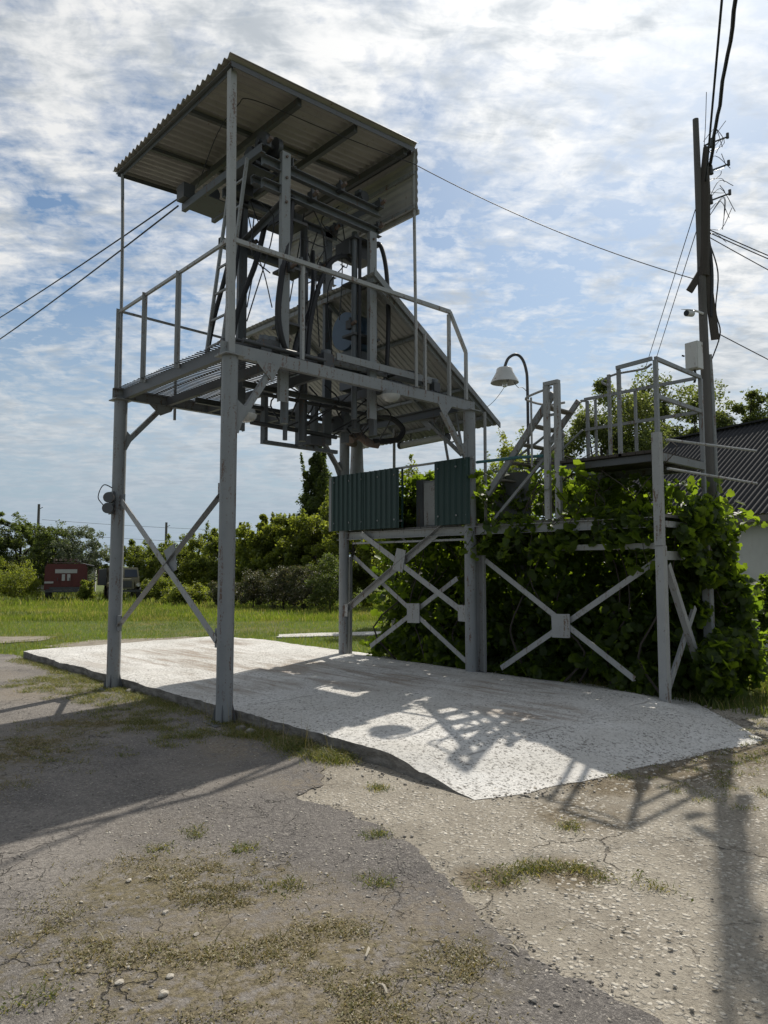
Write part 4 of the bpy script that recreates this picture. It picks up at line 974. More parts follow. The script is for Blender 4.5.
for r0, r1 in ((-1.1, -.38), (-.30, .30), (.38, 1.1)):
    d_ = vbox(L, -.03, -.002, r0, r1, .95, 1.95 if r0 != -.30 else 2.0).build('rear_door', M['red_truck'], ft)
    MB().bar(L(-.05, r1 - .1, 1.3), L(-.05, r1 - .1, 1.5), .03).build('handle', M['dark_steel'], d_)
vbox(L, -.05, -.032, -.62, .62, 1.78, 2.02).build('sign_panel', M['white_paint'], ft)
for r0 in (-.24, .06): vbox(L, -.05, -.032, r0, r0 + .18, 1.32, 1.72).build('white_panel', M['white_paint'], ft)
vbox(L, -.12, -.04, -1.2, -.7, 1.16, 1.28).build('bumper_board', M['white_paint'], ft)
vbox(L, -.02, -.002, -1.12, 1.12, .76, .93).build('kick_panel', M['dark_steel'], ft)
vbox(L, -.1, -.004, -1.15, 1.15, .62, .74).build('bumper', M['dark_steel'], ft)
for r0 in (-1.12, .92): vbox(L, -.06, -.004, r0, r0 + .2, .82, .92).build('tail_light', M['red_truck'], ft)
rk = MB()
for r0 in (-.75, .75): rk.bar(L(.1, r0, 2.46), L(4.0, r0, 2.46), .06, .06)
for k in range(9): rk.bar(L(.2 + k * .45, -.75, 2.43), L(.2 + k * .45, .75, 2.43), .05)
rk = rk.build('roof_rack', M['rust_steel'], ft)
for k in range(5): MB().cyl(L(.1, -.65 + k * .3, 2.60), L(3.2, -.65 + k * .3, 2.60), .09, n=10).build('suction_hose', M['rust_steel'], rk)
MB().cyl(L(.6, .9, 2.35), L(.8, 1.6, 2.2), .06, n=8).build('mirror_arm', M['dark_steel'], ft)
for f in (1.0, 4.9):
    for r0 in (-1.0, 1.0): wheel(L(f, r0, .48), vr, .48, .3, ft)
b = away(44.5, -16.15, -.62); L = loc(b)
tk = thing('truck', 'abandoned khaki truck with its cab facing the yard beside the red fire truck', 'truck', tuple(b))
MB().prism([L(1.2, -.95, .8), L(1.2, .95, .8), L(1.2, .95, 1.5), L(1.45, .88, 2.12), L(1.45, -.88, 2.12), L(1.2, -.95, 1.5)], vf * 1.3).build('cab', M['khaki'], tk)
ho = MB().prism([L(-.1, -.55, .8), L(-.1, .55, .8), L(-.1, .55, 1.3), L(-.1, .4, 1.42), L(-.1, -.4, 1.42), L(-.1, -.55, 1.3)], vf * 1.28).build('bonnet', M['khaki'], tk)
vbox(L, -.14, -.105, -.4, .4, .9, 1.3).build('grille', M['dark_steel'], ho)
for s_ in (-1, 1):
    MB().prism([L(-.2, s_ * .6, .95), L(-.2, s_ * 1.0, .95), L(-.2, s_ * 1.0, 1.15), L(-.2, s_ * .6, 1.3)], vf * 1.3).build('fender', M['khaki'], tk)
    MB().cyl(L(-.26, s_ * .78, 1.05), L(-.19, s_ * .78, 1.05), .11, n=14).build('headlight', M['frosted'], tk)
    MB().prism([L(1.17, s_ * .06, 1.52), L(1.17, s_ * .86, 1.52), L(1.40, s_ * .80, 2.0), L(1.40, s_ * .06, 2.0)], vf * .02).build('windscreen', M['dark_glass'], tk)
    MB().bar(L(1.1, s_ * 1.05, 1.5), L(1.1, s_ * 1.2, 1.6), .03).build('mirror_arm', M['dark_steel'], tk)
    MB().prism([L(1.25, s_ * .952, .95), L(2.3, s_ * .952, .95), L(2.3, s_ * .952, 1.5), L(1.25, s_ * .952, 1.5)], vr * s_ * .02).build('door', M['khaki'], tk)
    for f in (.4, 4.4): wheel(L(f, s_ * .85, .45), vr, .45, .26, tk)
vbox(L, -.35, -.25, -1.0, 1.0, .62, .76).build('bumper', M['dark_steel'], tk)
vbox(L, 2.6, 5.6, -1.1, 1.1, .95, 1.5).build('cargo_bed', M['grey_wood'], tk)
MB().prism([L(1.5, -1.5, 1.0), L(1.5, -1.0, 1.0), L(1.5, -1.0, 2.05), L(1.5, -1.45, 2.0)], vf * 1.2).build('side_box', M['dark_steel'], tk)

# far concrete wall and power poles
fw = thing('concrete_wall', 'pale concrete wall far off at the left edge behind tall weeds', 'wall', tuple(away(62, -34, -.62)))
for k in range(7):
    a = away(62, -42.5 + k * 2.5, -.62); MB().prism([a, a + RGT * 2.44, a + RGT * 2.44 + FWD * .16, a + FWD * .16], (0, 0, 3.1)).build('panel', M['plaster'], fw)
def power_pole(f, r, h, label, arm=True):
    b = away(f, r, -.7); t = thing('power_pole', label, 'pole', tuple(b))
    MB().tube([b, b + V3(0, 0, h)], [.16, .12], 10).build('pole_shaft', M['pole'], t)
    if arm:
        o = MB().bar(b - RGT * .7 + V3(0, 0, h - 2.4), b + RGT * .7 + V3(0, 0, h - 2.4), .1).build('crossarm', M['brown_wood'], t)
        for s_ in (-.6, .6): MB().cyl(b + RGT * s_ + V3(0, 0, h - 2.35), b + RGT * s_ + V3(0, 0, h - 2.15), .05, n=8).build('insulator', M['dark_steel'], o)
    MB().bar(b + RGT * .02 + V3(0, 0, h - .5), b + RGT * .4 + V3(0, 0, h - .3), .05).build('bracket', M['dark_steel'], t)
power_pole(70, -34.1, 8.4, 'distant timber power pole standing up behind the trees at far left')
power_pole(75, -23.0, 6.9, 'distant stubby power pole above the hedge right of the far left post', False)
wire('power_line', away(70.5, -34.0, 6.2), away(92, 14, 6.6), .9, .016, 'upper faint power line over the hedge at left', 'wire')
wire('power_line', away(70.5, -34.0, 4.9), away(92, 14, 4.9), .9, .016, 'lower faint power line over the hedge at left', 'wire')

# ------------------------------------------------------------------ foliage helpers
def leaf_arrays(P, size, up_bias=.4, shape='rhomb', nrm=None):
    """leaf faces at points P. rhomb: folded pair of triangles; lobed: 6-triangle fan"""
    n = len(P); size = np.broadcast_to(size, n)
    nr = rng.normal(size=(n, 3)); nr[:, 2] = np.abs(nr[:, 2]) + up_bias
    if nrm is not None: nr += nrm
    nr /= np.linalg.norm(nr, axis=1, keepdims=True)
    a = np.cross(nr, rng.normal(size=(n, 3))); a /= np.linalg.norm(a, axis=1, keepdims=True) + 1e-9
    b = np.cross(nr, a); s_ = size[:, None]
    if shape == 'rhomb':
        v = np.stack([P - a * s_ * .5, P + b * s_ * .30 + nr * s_ * .08, P + a * s_ * .55 - nr * s_ * .1, P - b * s_ * .30 + nr * s_ * .08], 1)
        i0 = np.arange(n)[:, None] * 4
        idx = (i0 + np.array([0, 1, 2, 0, 2, 3])).ravel(); return v.reshape(-1, 3), np.full(2 * n, 3), idx
    prof = [(-.42, -.12), (-.30, .40), (.02, .30), (.16, .50), (.28, .22), (.60, .0), (.28, -.22), (.16, -.50), (.02, -.30), (-.30, -.40), (-.42, .12)]
    prof = [(-.40, 0), (-.46, .26), (-.10, .50), (.06, .34), (.34, .36), (.62, 0), (.34, -.36), (.06, -.34), (-.10, -.50), (-.46, -.26)]
    k = len(prof); pts = [P - nr * s_ * .06]
    for x, y in prof: pts.append(P + a * s_ * x + b * s_ * y + nr * s_ * (.10 * abs(y) * 2 - .16 * max(0, x) + rng.normal(size=(n, 1)) * .03))
    v = np.stack(pts, 1); i0 = np.arange(n)[:, None] * (k + 1)
    tri = []
    for j in range(k): tri += [0, j + 1, (j + 1) % k + 1]
    return v.reshape(-1, 3), np.full(k * n, 3), (i0 + np.array(tri)).ravel()

def leaf_object(name, P, size, mat, parent=None, kind='stuff', **kw):
    off = root_of(parent) if parent is not None else V3(0, 0, 0)
    v, fn, idx = leaf_arrays(np.asarray(P), size, **kw)
    o = raw_mesh(name, v - off, fn, idx, M[mat], parent)
    if kind: o['kind'] = kind
    return o

def crown_points(c, rad3, n, nclump, spread=.20, lean=0, shell=.55, flat=0.0):
    """uneven crown: clumps through an ellipsoid with gaps between them"""
    c = np.array(c, float); rad3 = np.array(rad3, float)
    u = rng.normal(size=(nclump, 3)); u /= np.linalg.norm(u, axis=1, keepdims=True)
    u *= (shell + (1 - shell) * rng.random((nclump, 1))) ** .7 * (.78 + .34 * rng.random((nclump, 1)))
    if flat: u[:, 2] = np.where(u[:, 2] < 0, u[:, 2] * flat, u[:, 2])
    cs = c + u * rad3
    wgt = .4 + rng.random(nclump); wgt /= wgt.sum()
    k = rng.choice(nclump, n, p=wgt)
    sp = spread * (.6 + .8 * rng.random(nclump))[k][:, None] * rad3.mean()
    q = rng.normal(size=(n, 3)); q /= (np.linalg.norm(q, axis=1, keepdims=True) ** .4 + 1e-9)
    return cs[k] + q * sp * np.array([1, 1, .85]) * .75, cs

def plant(kind_name, label, cat, base, h, wd, mat, leaf, n, nclump=60, trunk=None, group=None, crown_lo=.0, shape3=None, spread=.17, limbs=7, shell=.5, dep=None):
    base = np.array(base, float)
    t = thing(kind_name, label, cat, tuple(base), group)
    lo = base[2] + h * crown_lo; c = V3(base[0], base[1], (lo + base[2] + h) / 2)
    rad3 = V3(wd / 2, (dep or wd) / 2, (base[2] + h - lo) / 2)
    # ellipsoid axes follow the view of the row: widen along the row direction
    P, cs = crown_points((0, 0, 0), rad3, n, nclump, spread, shell=shell)
    if kind_name == 'poplar_tree':          # pointed crown
        for A in (P, cs): A[:, :2] *= np.clip(1.30 - 1.0 * np.clip((A[:, 2:3] / rad3[2] + 1) / 2, 0, 1.1), .08, 1.2) * 1.1
    rot = lambda q: np.stack([q[:, 0] * RGT[0] + q[:, 1] * FWD[0], q[:, 0] * RGT[1] + q[:, 1] * FWD[1], q[:, 2]], 1)
    P = rot(P) + c; cs = rot(cs) + c
    if kind_name in ('maple_bush', 'bush', 'weed_clump', 'poplar_tree'):
        ex = []
        for k in range(30):
            o_ = cs[rng.integers(len(cs))].copy(); L_s = h * (.10 + .12 * rng.random()); tl = rng.normal(size=2) * .15
            m_ = max(12, int(n / 160)); tt = rng.random(m_)[:, None]
            ex.append(o_ + np.concatenate([tt * tl * L_s, tt * L_s], 1) + rng.normal(size=(m_, 3)) * (.022 * wd + .03) * (1.25 - tt))
        P = np.concatenate([P] + ex)
    P = P[P[:, 2] > base[2] + .02]
    leaf_object('crown', P, leaf * (.6 + .8 * rng.random(len(P))), mat, t, up_bias=.3)
    m = MB(); tr_ = trunk or h * .02
    top = V3(base[0], base[1], base[2] + h * .7)
    m.tube([base - V3(0, 0, .1), base + (top - base) * .35 + V3(rng.normal() * .05 * wd * .3, rng.normal() * .05 * wd * .3, 0), top], [tr_ * 1.3, tr_, tr_ * .35], 7, 3)
    for k in range(limbs):
        s_ = base + (top - base) * (.18 + .7 * k / max(1, limbs)); e_ = cs[rng.integers(len(cs))]
        mdl = (s_ + e_) / 2 + V3(0, 0, .06 * h); m.tube([s_, mdl, e_], [tr_ * .55, tr_ * .35, tr_ * .12], 5, 3)
    m.build('trunk', M['bark'], t)
    return t

# far hedge on the left
hedge = 'bushes and trees along the far side of the meadow'
gz = -.66
for (f, r, h, wd, mat, leaf, n, kn, label, cat) in (
    (60, -35.2, 6.0, 6.5, 'bush_dark', 0.177, 20800, 'tree', 'dark round tree at the far left edge of the meadow hedge', 'tree'),
    (61, -31.2, 6.5, 5.6, 'bush_dark', 0.177, 20800, 'tree', 'dark tree in front of the distant timber power pole', 'tree'),
    (58, -27.0, 5.6, 4.2, 'bush_dark', 0.166, 14400, 'tree', 'dark tree between the power pole and the pale willow', 'tree'),
    (57, -24.2, 5.4, 4.6, 'bush_pale', 0.146, 13600, 'willow_tree', 'pale silvery willow above the red fire truck', 'tree'),
    (58, -20.2, 3.9, 5.2, 'bush', 0.166, 16800, 'bush', 'low bush behind the gap right of the fire truck', 'bush'),
    (56, -16.6, 4.1, 5.0, 'bush', 0.166, 16800, 'bush', 'rounded bush behind the khaki truck', 'bush'),
    (54, -13.0, 4.3, 5.0, 'maple', 0.166, 18400, 'bush', 'light green bush above the middle of the left crossed braces', 'bush'),
    (50, -11.0, 4.4, 5.0, 'bush', 0.166, 18400, 'bush', 'bush seen just left of the nearest gantry post', 'bush'),
    (36, -6.0, 3.9, 3.6, 'maple', 0.143, 24000, 'maple_bush', 'leafy maple bush just right of the nearest gantry post', 'bush'),
    (35, -4.6, 4.1, 3.4, 'maple', 0.138, 24000, 'maple_bush', 'tall maple bush left of the dark poplar', 'bush'),
    (34, -3.2, 4.2, 3.4, 'maple', 0.138, 26000, 'maple_bush', 'maple bush right in front of the dark poplar', 'bush'),
    (32, -1.4, 4.2, 3.6, 'maple', 0.138, 26000, 'maple_bush', 'maple bush behind the far right gantry post', 'bush'),
    (30, .6, 4.1, 3.4, 'maple', 0.138, 20000, 'maple_bush', 'maple bush behind the left green screen', 'bush'),
):
    plant(kn, label, cat, away(f, r, gz * (1 if f > 40 else .3)), h - gz * .6, wd, mat, leaf, n, 150, h * .018, hedge, 0, None, .11, 12, .35)
# dark poplar
plant('poplar_tree', 'slender dark poplar rising above the maple bushes', 'tree', away(46, -4.2, -.6), 10.9, 3.0, 'bush_dark', .15, 42000, 200, .14, None, .12, None, .12, 10, .1)
# dry shrubs at the foot of the maples
for k, (f, r, h, wd, label) in enumerate(((29.5, -5.4, 1.5, 1.9, 'low dry shrub at the meadow edge just right of the nearest post'), (28.5, -4.0, 1.7, 2.0, 'greyish shrub below the tall maple bush'),
                           (27.5, -2.9, 1.8, 1.9, 'brownish shrub left of the far right post'), (25.5, -1.9, 2.2, 1.8, 'dark tangled shrub beside the far right post'), (30.5, -6.8, 1.1, 1.6, 'small dry shrub behind the nearest post'))):
    plant('shrub', label, 'shrub', away(f, r, -.12), h, wd, 'shrub_dry' if k != 3 else 'bush_dark', .07, 9000, 90, .025, 'low shrubs at the foot of the maples', 0, None, .16, 12, .3)
# tall weeds by the vehicles
for f, r, h, wd, label in ((47, -27.5, 2.3, 4.5, 'tall green weeds at the left edge of the meadow below the far wall'), (46.5, -24.0, 2.4, 3.6, 'tall weeds left of the red fire truck'), (43, -17.9, 1.2, 1.0, 'weedy bush between the fire truck and the khaki truck'),
                    (43.5, -13.8, 1.5, 2.2, 'weeds right of the khaki truck'), (38, -10.5, 1.2, 3.0, 'low weeds at the far edge of the meadow beside the nearest post')):
    plant('weed_clump', label, 'weeds', away(f, r, -.55), h, wd, 'maple', .10, 9000, 60, .02, 'tall weeds around the old vehicles', 0, None, .2, 10, .3)
# trees on the right and behind the walkway
for (f, r, h, wd, lo, mat, leaf, n, label, kn) in (
    (24, 7.4, 8.1, 4.2, .2, 'tree_leaf', .105, 33150, 'broad dark tree behind the stairs of the walkway', 'tree'),
    (25, 9.7, 8.3, 3.0, .3, 'tree_leaf', .105, 23400, 'tree showing through the rails of the cage', 'tree'),
    (26, 11.8, 8.6, 2.4, .3, 'tree_leaf', .105, 19500, 'tree with an upright crown right behind the utility pole', 'tree'),
    (26, 13.4, 8.4, 1.6, .35, 'tree_leaf', .105, 10920, 'narrow tree above the middle of the black roof', 'tree'),
    (26, 14.6, 8.3, 1.5, .35, 'tree_leaf', .105, 10920, 'narrow tree above the right end of the black roof', 'tree'),
    (21, 3.9, 5.2, 2.4, .05, 'maple', .085, 11250, 'light green bush below the street lamp', 'bush'),
    (19, 1.0, 4.2, 2.6, .05, 'maple', .085, 16250, 'bright green bush showing in the gap of the green screens', 'bush'),
    (20, 2.3, 3.7, 2.2, .05, 'maple', .085, 11250, 'green bush behind the right green screen', 'bush'),
    (11.6, 6.5, 1.5, 1.4, .0, 'vine', .10, 5000, 'sunlit leafy bush in front of the whitewashed wall', 'bush'),
    (9.6, 5.75, 1.0, 1.2, .0, 'vine', .09, 3000, 'low sunlit bush at the right edge below the house wall', 'bush'),
):
    plant(kn, label, 'tree' if kn == 'tree' else 'bush', away(f, r, 0), h, wd, mat, leaf, n, 70, h * .014, None, lo, None, .15, 9, .3)

# ------------------------------------------------------------------ the vine over the trestle
vn = thing('grape_vine', 'dense grape vine overgrowing the right half of the trestle walkway', 'vine', (4.9, -.9, 0))
def vbox_points(n, x0, x1, y0, y1, z0, z1, fr=1.3, thr=.0, sd=0.0):
    q = rng.random((int(n * 2.2), 3)) * [x1 - x0, y1 - y0, z1 - z0] + [x0, y0, z0]
    keep = np.array([mnoise.noise(Vector((a * fr, b * fr, c * fr + sd))) > thr for a, b, c in q])
    return q[keep][:n]
def vell_points(n, c, r, fr=1.6, thr=-.15):
    u = rng.normal(size=(n * 2, 3)); u /= np.linalg.norm(u, axis=1, keepdims=True); u *= rng.random((n * 2, 1)) ** .35
    q = np.array(c) + u * r
    keep = np.array([mnoise.noise(Vector((a * fr, b * fr, c_ * fr))) > thr for a, b, c_ in q]) & (q[:, 2] > .02)
    return q[keep][:n]
shoot_paths = []
def shoots(n, lo, hi, out, ln, per=.055):
    pts = []
    for k in range(n):
        q0 = np.array(lo) + rng.random(3) * (np.array(hi) - np.array(lo)); dv = np.array(out) + rng.normal(size=3) * .55; dv /= np.linalg.norm(dv)
        L_s = ln * (.5 + rng.random()); m_ = max(3, int(L_s / per)); path = [q0]
        for a in range(m_):
            dv = dv + rng.normal(size=3) * .16 + V3(0, 0, -.07); dv /= np.linalg.norm(dv); path.append(path[-1] + dv * per)
            pts.append(path[-1] + rng.normal(size=3) * .035)
        shoot_paths.append(path)
    return np.array(pts)
P = np.concatenate([
    vbox_points(9500, 4.68, 6.0, -2.7, 2.9, .02, 1.95, 1.2, -.28),
    vbox_points(12000, 5.1, 6.5, -2.6, 3.0, .02, 2.3, 1.2, -.6),          # back of the body behind the braces, unseen leaves added to darken it
    vbox_points(4200, 4.75, 5.8, -2.6, 2.6, .02, 1.0, 1.2, -.35, 4),
    vbox_points(1300, 4.2, 4.8, -2.6, 2.7, .02, .45, 1.6, .0, 7),
    vbox_points(900, 4.2, 4.8, -2.6, 2.7, .5, 2.0, 1.3, .18, 8),
    vbox_points(1700, 3.82, 4.5, -2.72, -.15, 1.72, 2.30, 1.9, .02, 2),     # hanging over the deck edge
    vbox_points(2500, 4.2, 5.5, -2.7, .5, 1.8, 2.70, 2.0, -.06, 3),
    vbox_points(2300, 4.30, 5.1, .45, 2.0, 2.2, 3.08, 1.8, -.45, 6),  # deck leaves showing in the screen gap, thickened to block sunlight
    vbox_points(1200, 4.1, 5.1, 1.9, 2.95, 2.2, 2.75, 1.8, -.6, 6),  # hidden leaves added behind the screens to stop light slipping under them
    vell_points(2300, (5.5, -2.7, .9), (.6, .45, .9), 2.2, -.08),                    # mound right of the end post
    vell_points(900, (4.9, -2.92, 1.9), (.75, .2, .55), 2.0, .0),
    vell_points(1300, (5.2, -3.0, .4), (.8, .3, .45)),
    vell_points(900, (4.5, .9, 1.9), (.4, 1.6, .35), 2.0, .0),
    shoots(46, (3.9, -2.6, 2.2), (5.2, .1, 2.6), (-.2, 0, 1), .55),
    shoots(26, (4.2, -1.3, 2.5), (5.0, .0, 2.9), (-.2, .1, 1), .45),
    shoots(20, (5.2, -2.8, 1.8), (5.9, -2.5, 2.3), (.3, -.3, 1), .55),
    shoots(26, (5.3, -3.0, .7), (5.7, -2.5, 1.5), (.7, -.6, .3), .5),
    shoots(30, (3.85, -2.7, 2.0), (4.0, 0, 2.3), (-.25, 0, -.8), .45),
])
size = .108 * (.40 + 1.0 * rng.random(len(P)))
dist = np.linalg.norm(P - EYE, axis=1); score = dist - size * 12 + np.where(P[:, 0] < 4.3, -1.0, 0) + rng.random(len(P)) * .8
order = np.argsort(score); near, rest = order[:300], order[300:]
nview = np.tile(-FWD * .5, (len(P), 1))
leaf_object('foliage', P[rest], size[rest], 'vine', vn, shape='lobed', up_bias=.25, nrm=nview[rest])
# the nearest leaves one by one, sharing a few leaf meshes
protos = []
for k in range(8):
    v, fn, ix = leaf_arrays(np.zeros((1, 3)), np.array([1.0]), up_bias=8.0, shape='lobed')
    me = bpy.data.meshes.new('leaf'); me.vertices.add(len(v)); me.vertices.foreach_set('co', v.astype(np.float32).ravel())
    me.loops.add(len(ix)); me.loops.foreach_set('vertex_index', ix.astype(np.int32)); me.polygons.add(len(fn)); me.polygons.foreach_set('loop_start', (np.arange(len(fn)) * 3).astype(np.int32)); me.update(calc_edges=True)
    me.materials.append(M['vine']); protos.append(me)
base = root_of(vn)
for i in near:
    o = bpy.data.objects.new('leaf', protos[random.randrange(8)]); C.objects.link(o); o.parent = vn
    o.location = tuple(P[i] - base); s_ = float(size[i]) * 1.12; o.scale = (s_, s_, s_)
    o.rotation_euler = (random.uniform(-1.1, 1.1), random.uniform(-1.1, 1.1), random.uniform(0, 6.28))
m = MB(); r_ = random.Random(3)
for k in range(15):
    y = r_.uniform(-2.7, 2.4); x = r_.uniform(4.3, 5.3); q = [(x, y, 0)]
    for j in range(4): q.append((x + r_.uniform(-.25, .2), y + r_.uniform(-.4, .4), (j + 1) * r_.uniform(.45, .6)))
    m.tube(q, [.018, .012, .006], 5, 3)
for k in range(10):
    y = r_.uniform(-2.6, -.2); m.tube([(4.2, y, 2.0), (3.95, y + r_.uniform(-.2, .2), 2.4), (4.1, y + r_.uniform(-.5, .5), 2.9), (4.2, y + r_.uniform(-.6, .6), 3.05)], .006, 5, 3)
for path in shoot_paths: m.tube(path, [.006, .003], 4)
m.build('stem', M['bark'], vn)

# ------------------------------------------------------------------ grasses
def blades(name, P, h, wdt, mat, lean=.35, label=None):
    n = len(P); h = np.broadcast_to(h, n)[:, None]; wdt = np.broadcast_to(wdt, n)[:, None]
    a = rng.random(n) * 2 * np.pi; dr = np.stack([np.cos(a), np.sin(a), np.zeros(n)], 1)
    b = rng.random(n) * 2 * np.pi; ld = np.stack([np.cos(b), np.sin(b), np.zeros(n)], 1) * (lean * (.3 + rng.random((n, 1))))
    z = V3(0, 0, 1)
    v = np.stack([P - dr * wdt / 2, P + dr * wdt / 2, P + (z * .6 + ld * .35) * h + dr * wdt * .35, P + (z * .6 + ld * .35) * h - dr * wdt * .35, P + (z + ld) * h], 1)
    i0 = np.arange(n)[:, None] * 5
    idx = (i0 + np.array([0, 1, 2, 3, 3, 2, 4])).ravel(); fn = np.tile([4, 3], n)
    o = raw_mesh(name, v.reshape(-1, 3), fn, idx, M[mat]); o['kind'] = 'stuff'
    return o
def in_poly(q, poly):
    x, y = q[:, 0], q[:, 1]; ins = np.zeros(len(q), bool); n = len(poly)
    for i in range(n):
        (x0, y0), (x1, y1) = poly[i], poly[(i + 1) % n]
        c_ = ((y0 > y) != (y1 > y)) & (x < (x1 - x0) * (y - y0) / (y1 - y0 + 1e-12) + x0); ins ^= c_
    return ins
def nz(q, f, s_=0.0): return np.array([mnoise.noise(Vector((a * f, b * f, s_))) for a, b in q[:, :2]])
# meadow: density falls with distance, blades grow wider
def meadow(n, f0, f1, h, wdt):
    f = f0 + (f1 - f0) * rng.random(n) ** 1.15; r = (rng.random(n) * 1.24 - .62) * f
    q = EYE[None, :2] + f[:, None] * FWD[None, :2] + r[:, None] * RGT[None, :2]
    bad = in_poly(q, [(-20, -12), (-20, 9.5), (-4, 9.2), (-1.5, 9.3), (.15, 7.4), (.0, 6.8), (4.75, 6.8), (4.9, -2.6), (3.2, -4.2), (12, -6), (12, -12)]) | in_poly(q, [(5.4, 6.9), (11, 3.8), (11.4, 4.5), (5.8, 7.4)])
    bad |= in_poly(q, [(1.2, 8.4), (1.6, 7.4), (4.3, 7.2), (4.6, 7.6), (2.2, 8.9)]) | in_poly(q, [(-3.2, 10.9), (-.3, 10.2), (1.3, 10), (1.8, 10.6), (.6, 11.4), (-2.5, 12.7)])
    q = q[~bad]; f = f[~bad]
    k = .75 + .5 * nz(q, .35) + .35 * nz(q, 1.6, 3)
    z = ground_z(q[:, 0], q[:, 1]) - .02
    return blades('meadow_grass', np.column_stack([q, z]), np.clip(h * k * (.5 + .8 * rng.random(len(q))), .03, 2), wdt * (.7 + .6 * rng.random(len(q))), 'grass', .5)
meadow(120000, 12.5, 24, .085, .007)
meadow(110000, 21, 46, .17, .015)
meadow(26000, 34, 60, .42, .04)
# grass to the right of and under the trestle
q = rng.random((26000, 2)) * [4.2, 7.0] + [4.3, -4.3]
q = q[~in_poly(q, [(0, -5), (3.3, -4.15), (4.5, -2.9), (4.6, 3), (0, 3)])]
blades('grass', np.column_stack([q, np.zeros(len(q))]), .05 + .10 * rng.random(len(q)), .009, 'grass', .5)
# tufts in the yard
def clumps(spots_, per, h, wdt, spread):
    out = []; hh = []
    for x, y, s_ in spots_:
        n = int(per * s_); a = rng.normal(size=(n, 2)) * spread * s_ ** .5; out.append(a + [x, y]); hh.append(h * s_ ** .4 * (.4 + .9 * rng.random(n)))
    return np.concatenate(out), np.concatenate(hh)
sp = []
for k in range(190):      # along the slab edge
    y = random.uniform(-2.0, 6.8); sp.append((.06 - abs(random.gauss(0, .10)), y, random.uniform(.25, 1.3) * (2.8 if -1.9 < y < -.5 else 1.3)))
for k in range(52):       # seam in the old concrete
    t = random.random(); pts = [(-1.09, -4.09), (-.84, -4.15), (-.60, -4.22), (-.43, -4.48), (-.36, -4.68), (-.38, -4.97), (-.31, -5.25)]
    sg = random.choice([0, 0, 1, 1, 1, 2, 2, 2, 3, 4, 5]); a, b_ = pts[sg], pts[sg + 1]
    sp.append((a[0] + (b_[0] - a[0]) * t + random.gauss(0, .03), a[1] + (b_[1] - a[1]) * t + random.gauss(0, .045), random.uniform(.05, .75) ** 1.7))
for x, y in ((-1.72, -2.55), (-1.60, -2.95), (-1.95, -2.60), (-.32, -2.65), (-2.95, -3.6), (-.95, -3.3), (-1.35, -3.75), (-1.7, -3.45), (.05, -4.0), (-.1, -1.75), (-.25, -1.5), (-.2, -.6)):
    for j in range(4): sp.append((x + random.gauss(0, .03), y + random.gauss(0, .03), random.uniform(.2, .7)))
for k in range(170):       # green strip left of the posts
    sp.append((random.gauss(-.5, .24), random.uniform(-.6, 4.5), random.uniform(.3, 1.3)))
for k in range(70): sp.append((random.gauss(-1.7, .5), random.gauss(.3, .6), random.uniform(.15, .5)))
for k in range(160):      # dirt corner right of the slab
    sp.append((random.uniform(1.0, 4.2), random.gauss(-4.25, .35), random.uniform(.1, .5)))
q, hh = clumps(sp, 75, .065, .006, .055)
ins = in_poly(q, [(.12, -3.3), (3.1, -4.0), (4.5, -2.8), (4.5, 6.8), (.12, 6.8)]); q = q[~ins]; hh = hh[~ins]
blades('yard_weeds', np.column_stack([q, np.full(len(q), .006)]), hh * .62, .0045, 'weed', 1.7)
q2 = q[::3]; leaf_object('yard_weeds', np.column_stack([q2 + rng.normal(size=q2.shape) * .02, .012 + hh[::3] * .45 * rng.random(len(q2))]), .008 + .014 * rng.random(len(q2)), 'weed', up_bias=.9)
# low moss and trampled dry grass on the asphalt
pts = []
for x, y, r in MOSS:
    n = int(42000 * r * r); a = rng.normal(size=(n, 2)) * r * .42; pts.append(a + [x, y])
q = np.concatenate(pts); keep = nz(q, 3.2, 1.0) + .7 * nz(q, 11, 2.0) + .25 * rng.normal(size=len(q)) > .30; q = q[keep]
leaf_object('moss', np.column_stack([q, .010 + .008 * rng.random(len(q))]), .006 + .011 * rng.random(len(q)) ** 2, 'moss', up_bias=1.6)
q2 = q[rng.random(len(q)) < .12]
blades('dry_grass', np.column_stack([q2, np.full(len(q2), .008)]), .015 + .03 * rng.random(len(q2)), .004, 'moss', 1.6)
q = rng.random((6000, 2)) * [7.5, 7] + [-4.5, -6]; q = q[nz(q, 2.0, 7.0) + .2 * rng.normal(size=len(q)) > .34]
leaf_object('litter', np.column_stack([q, np.full(len(q), .014)]), .005 + .010 * rng.random(len(q)) ** 2, 'moss', up_bias=2.0)
# dry seed stalks at the slab edge
q = np.column_stack([.02 - np.abs(rng.normal(size=60)) * .12, -1.9 + rng.random(60) * 2.4])
blades('dry_stalks', np.column_stack([q, np.full(len(q), .005)]), .12 + .22 * rng.random(60), .004, 'moss', .35)

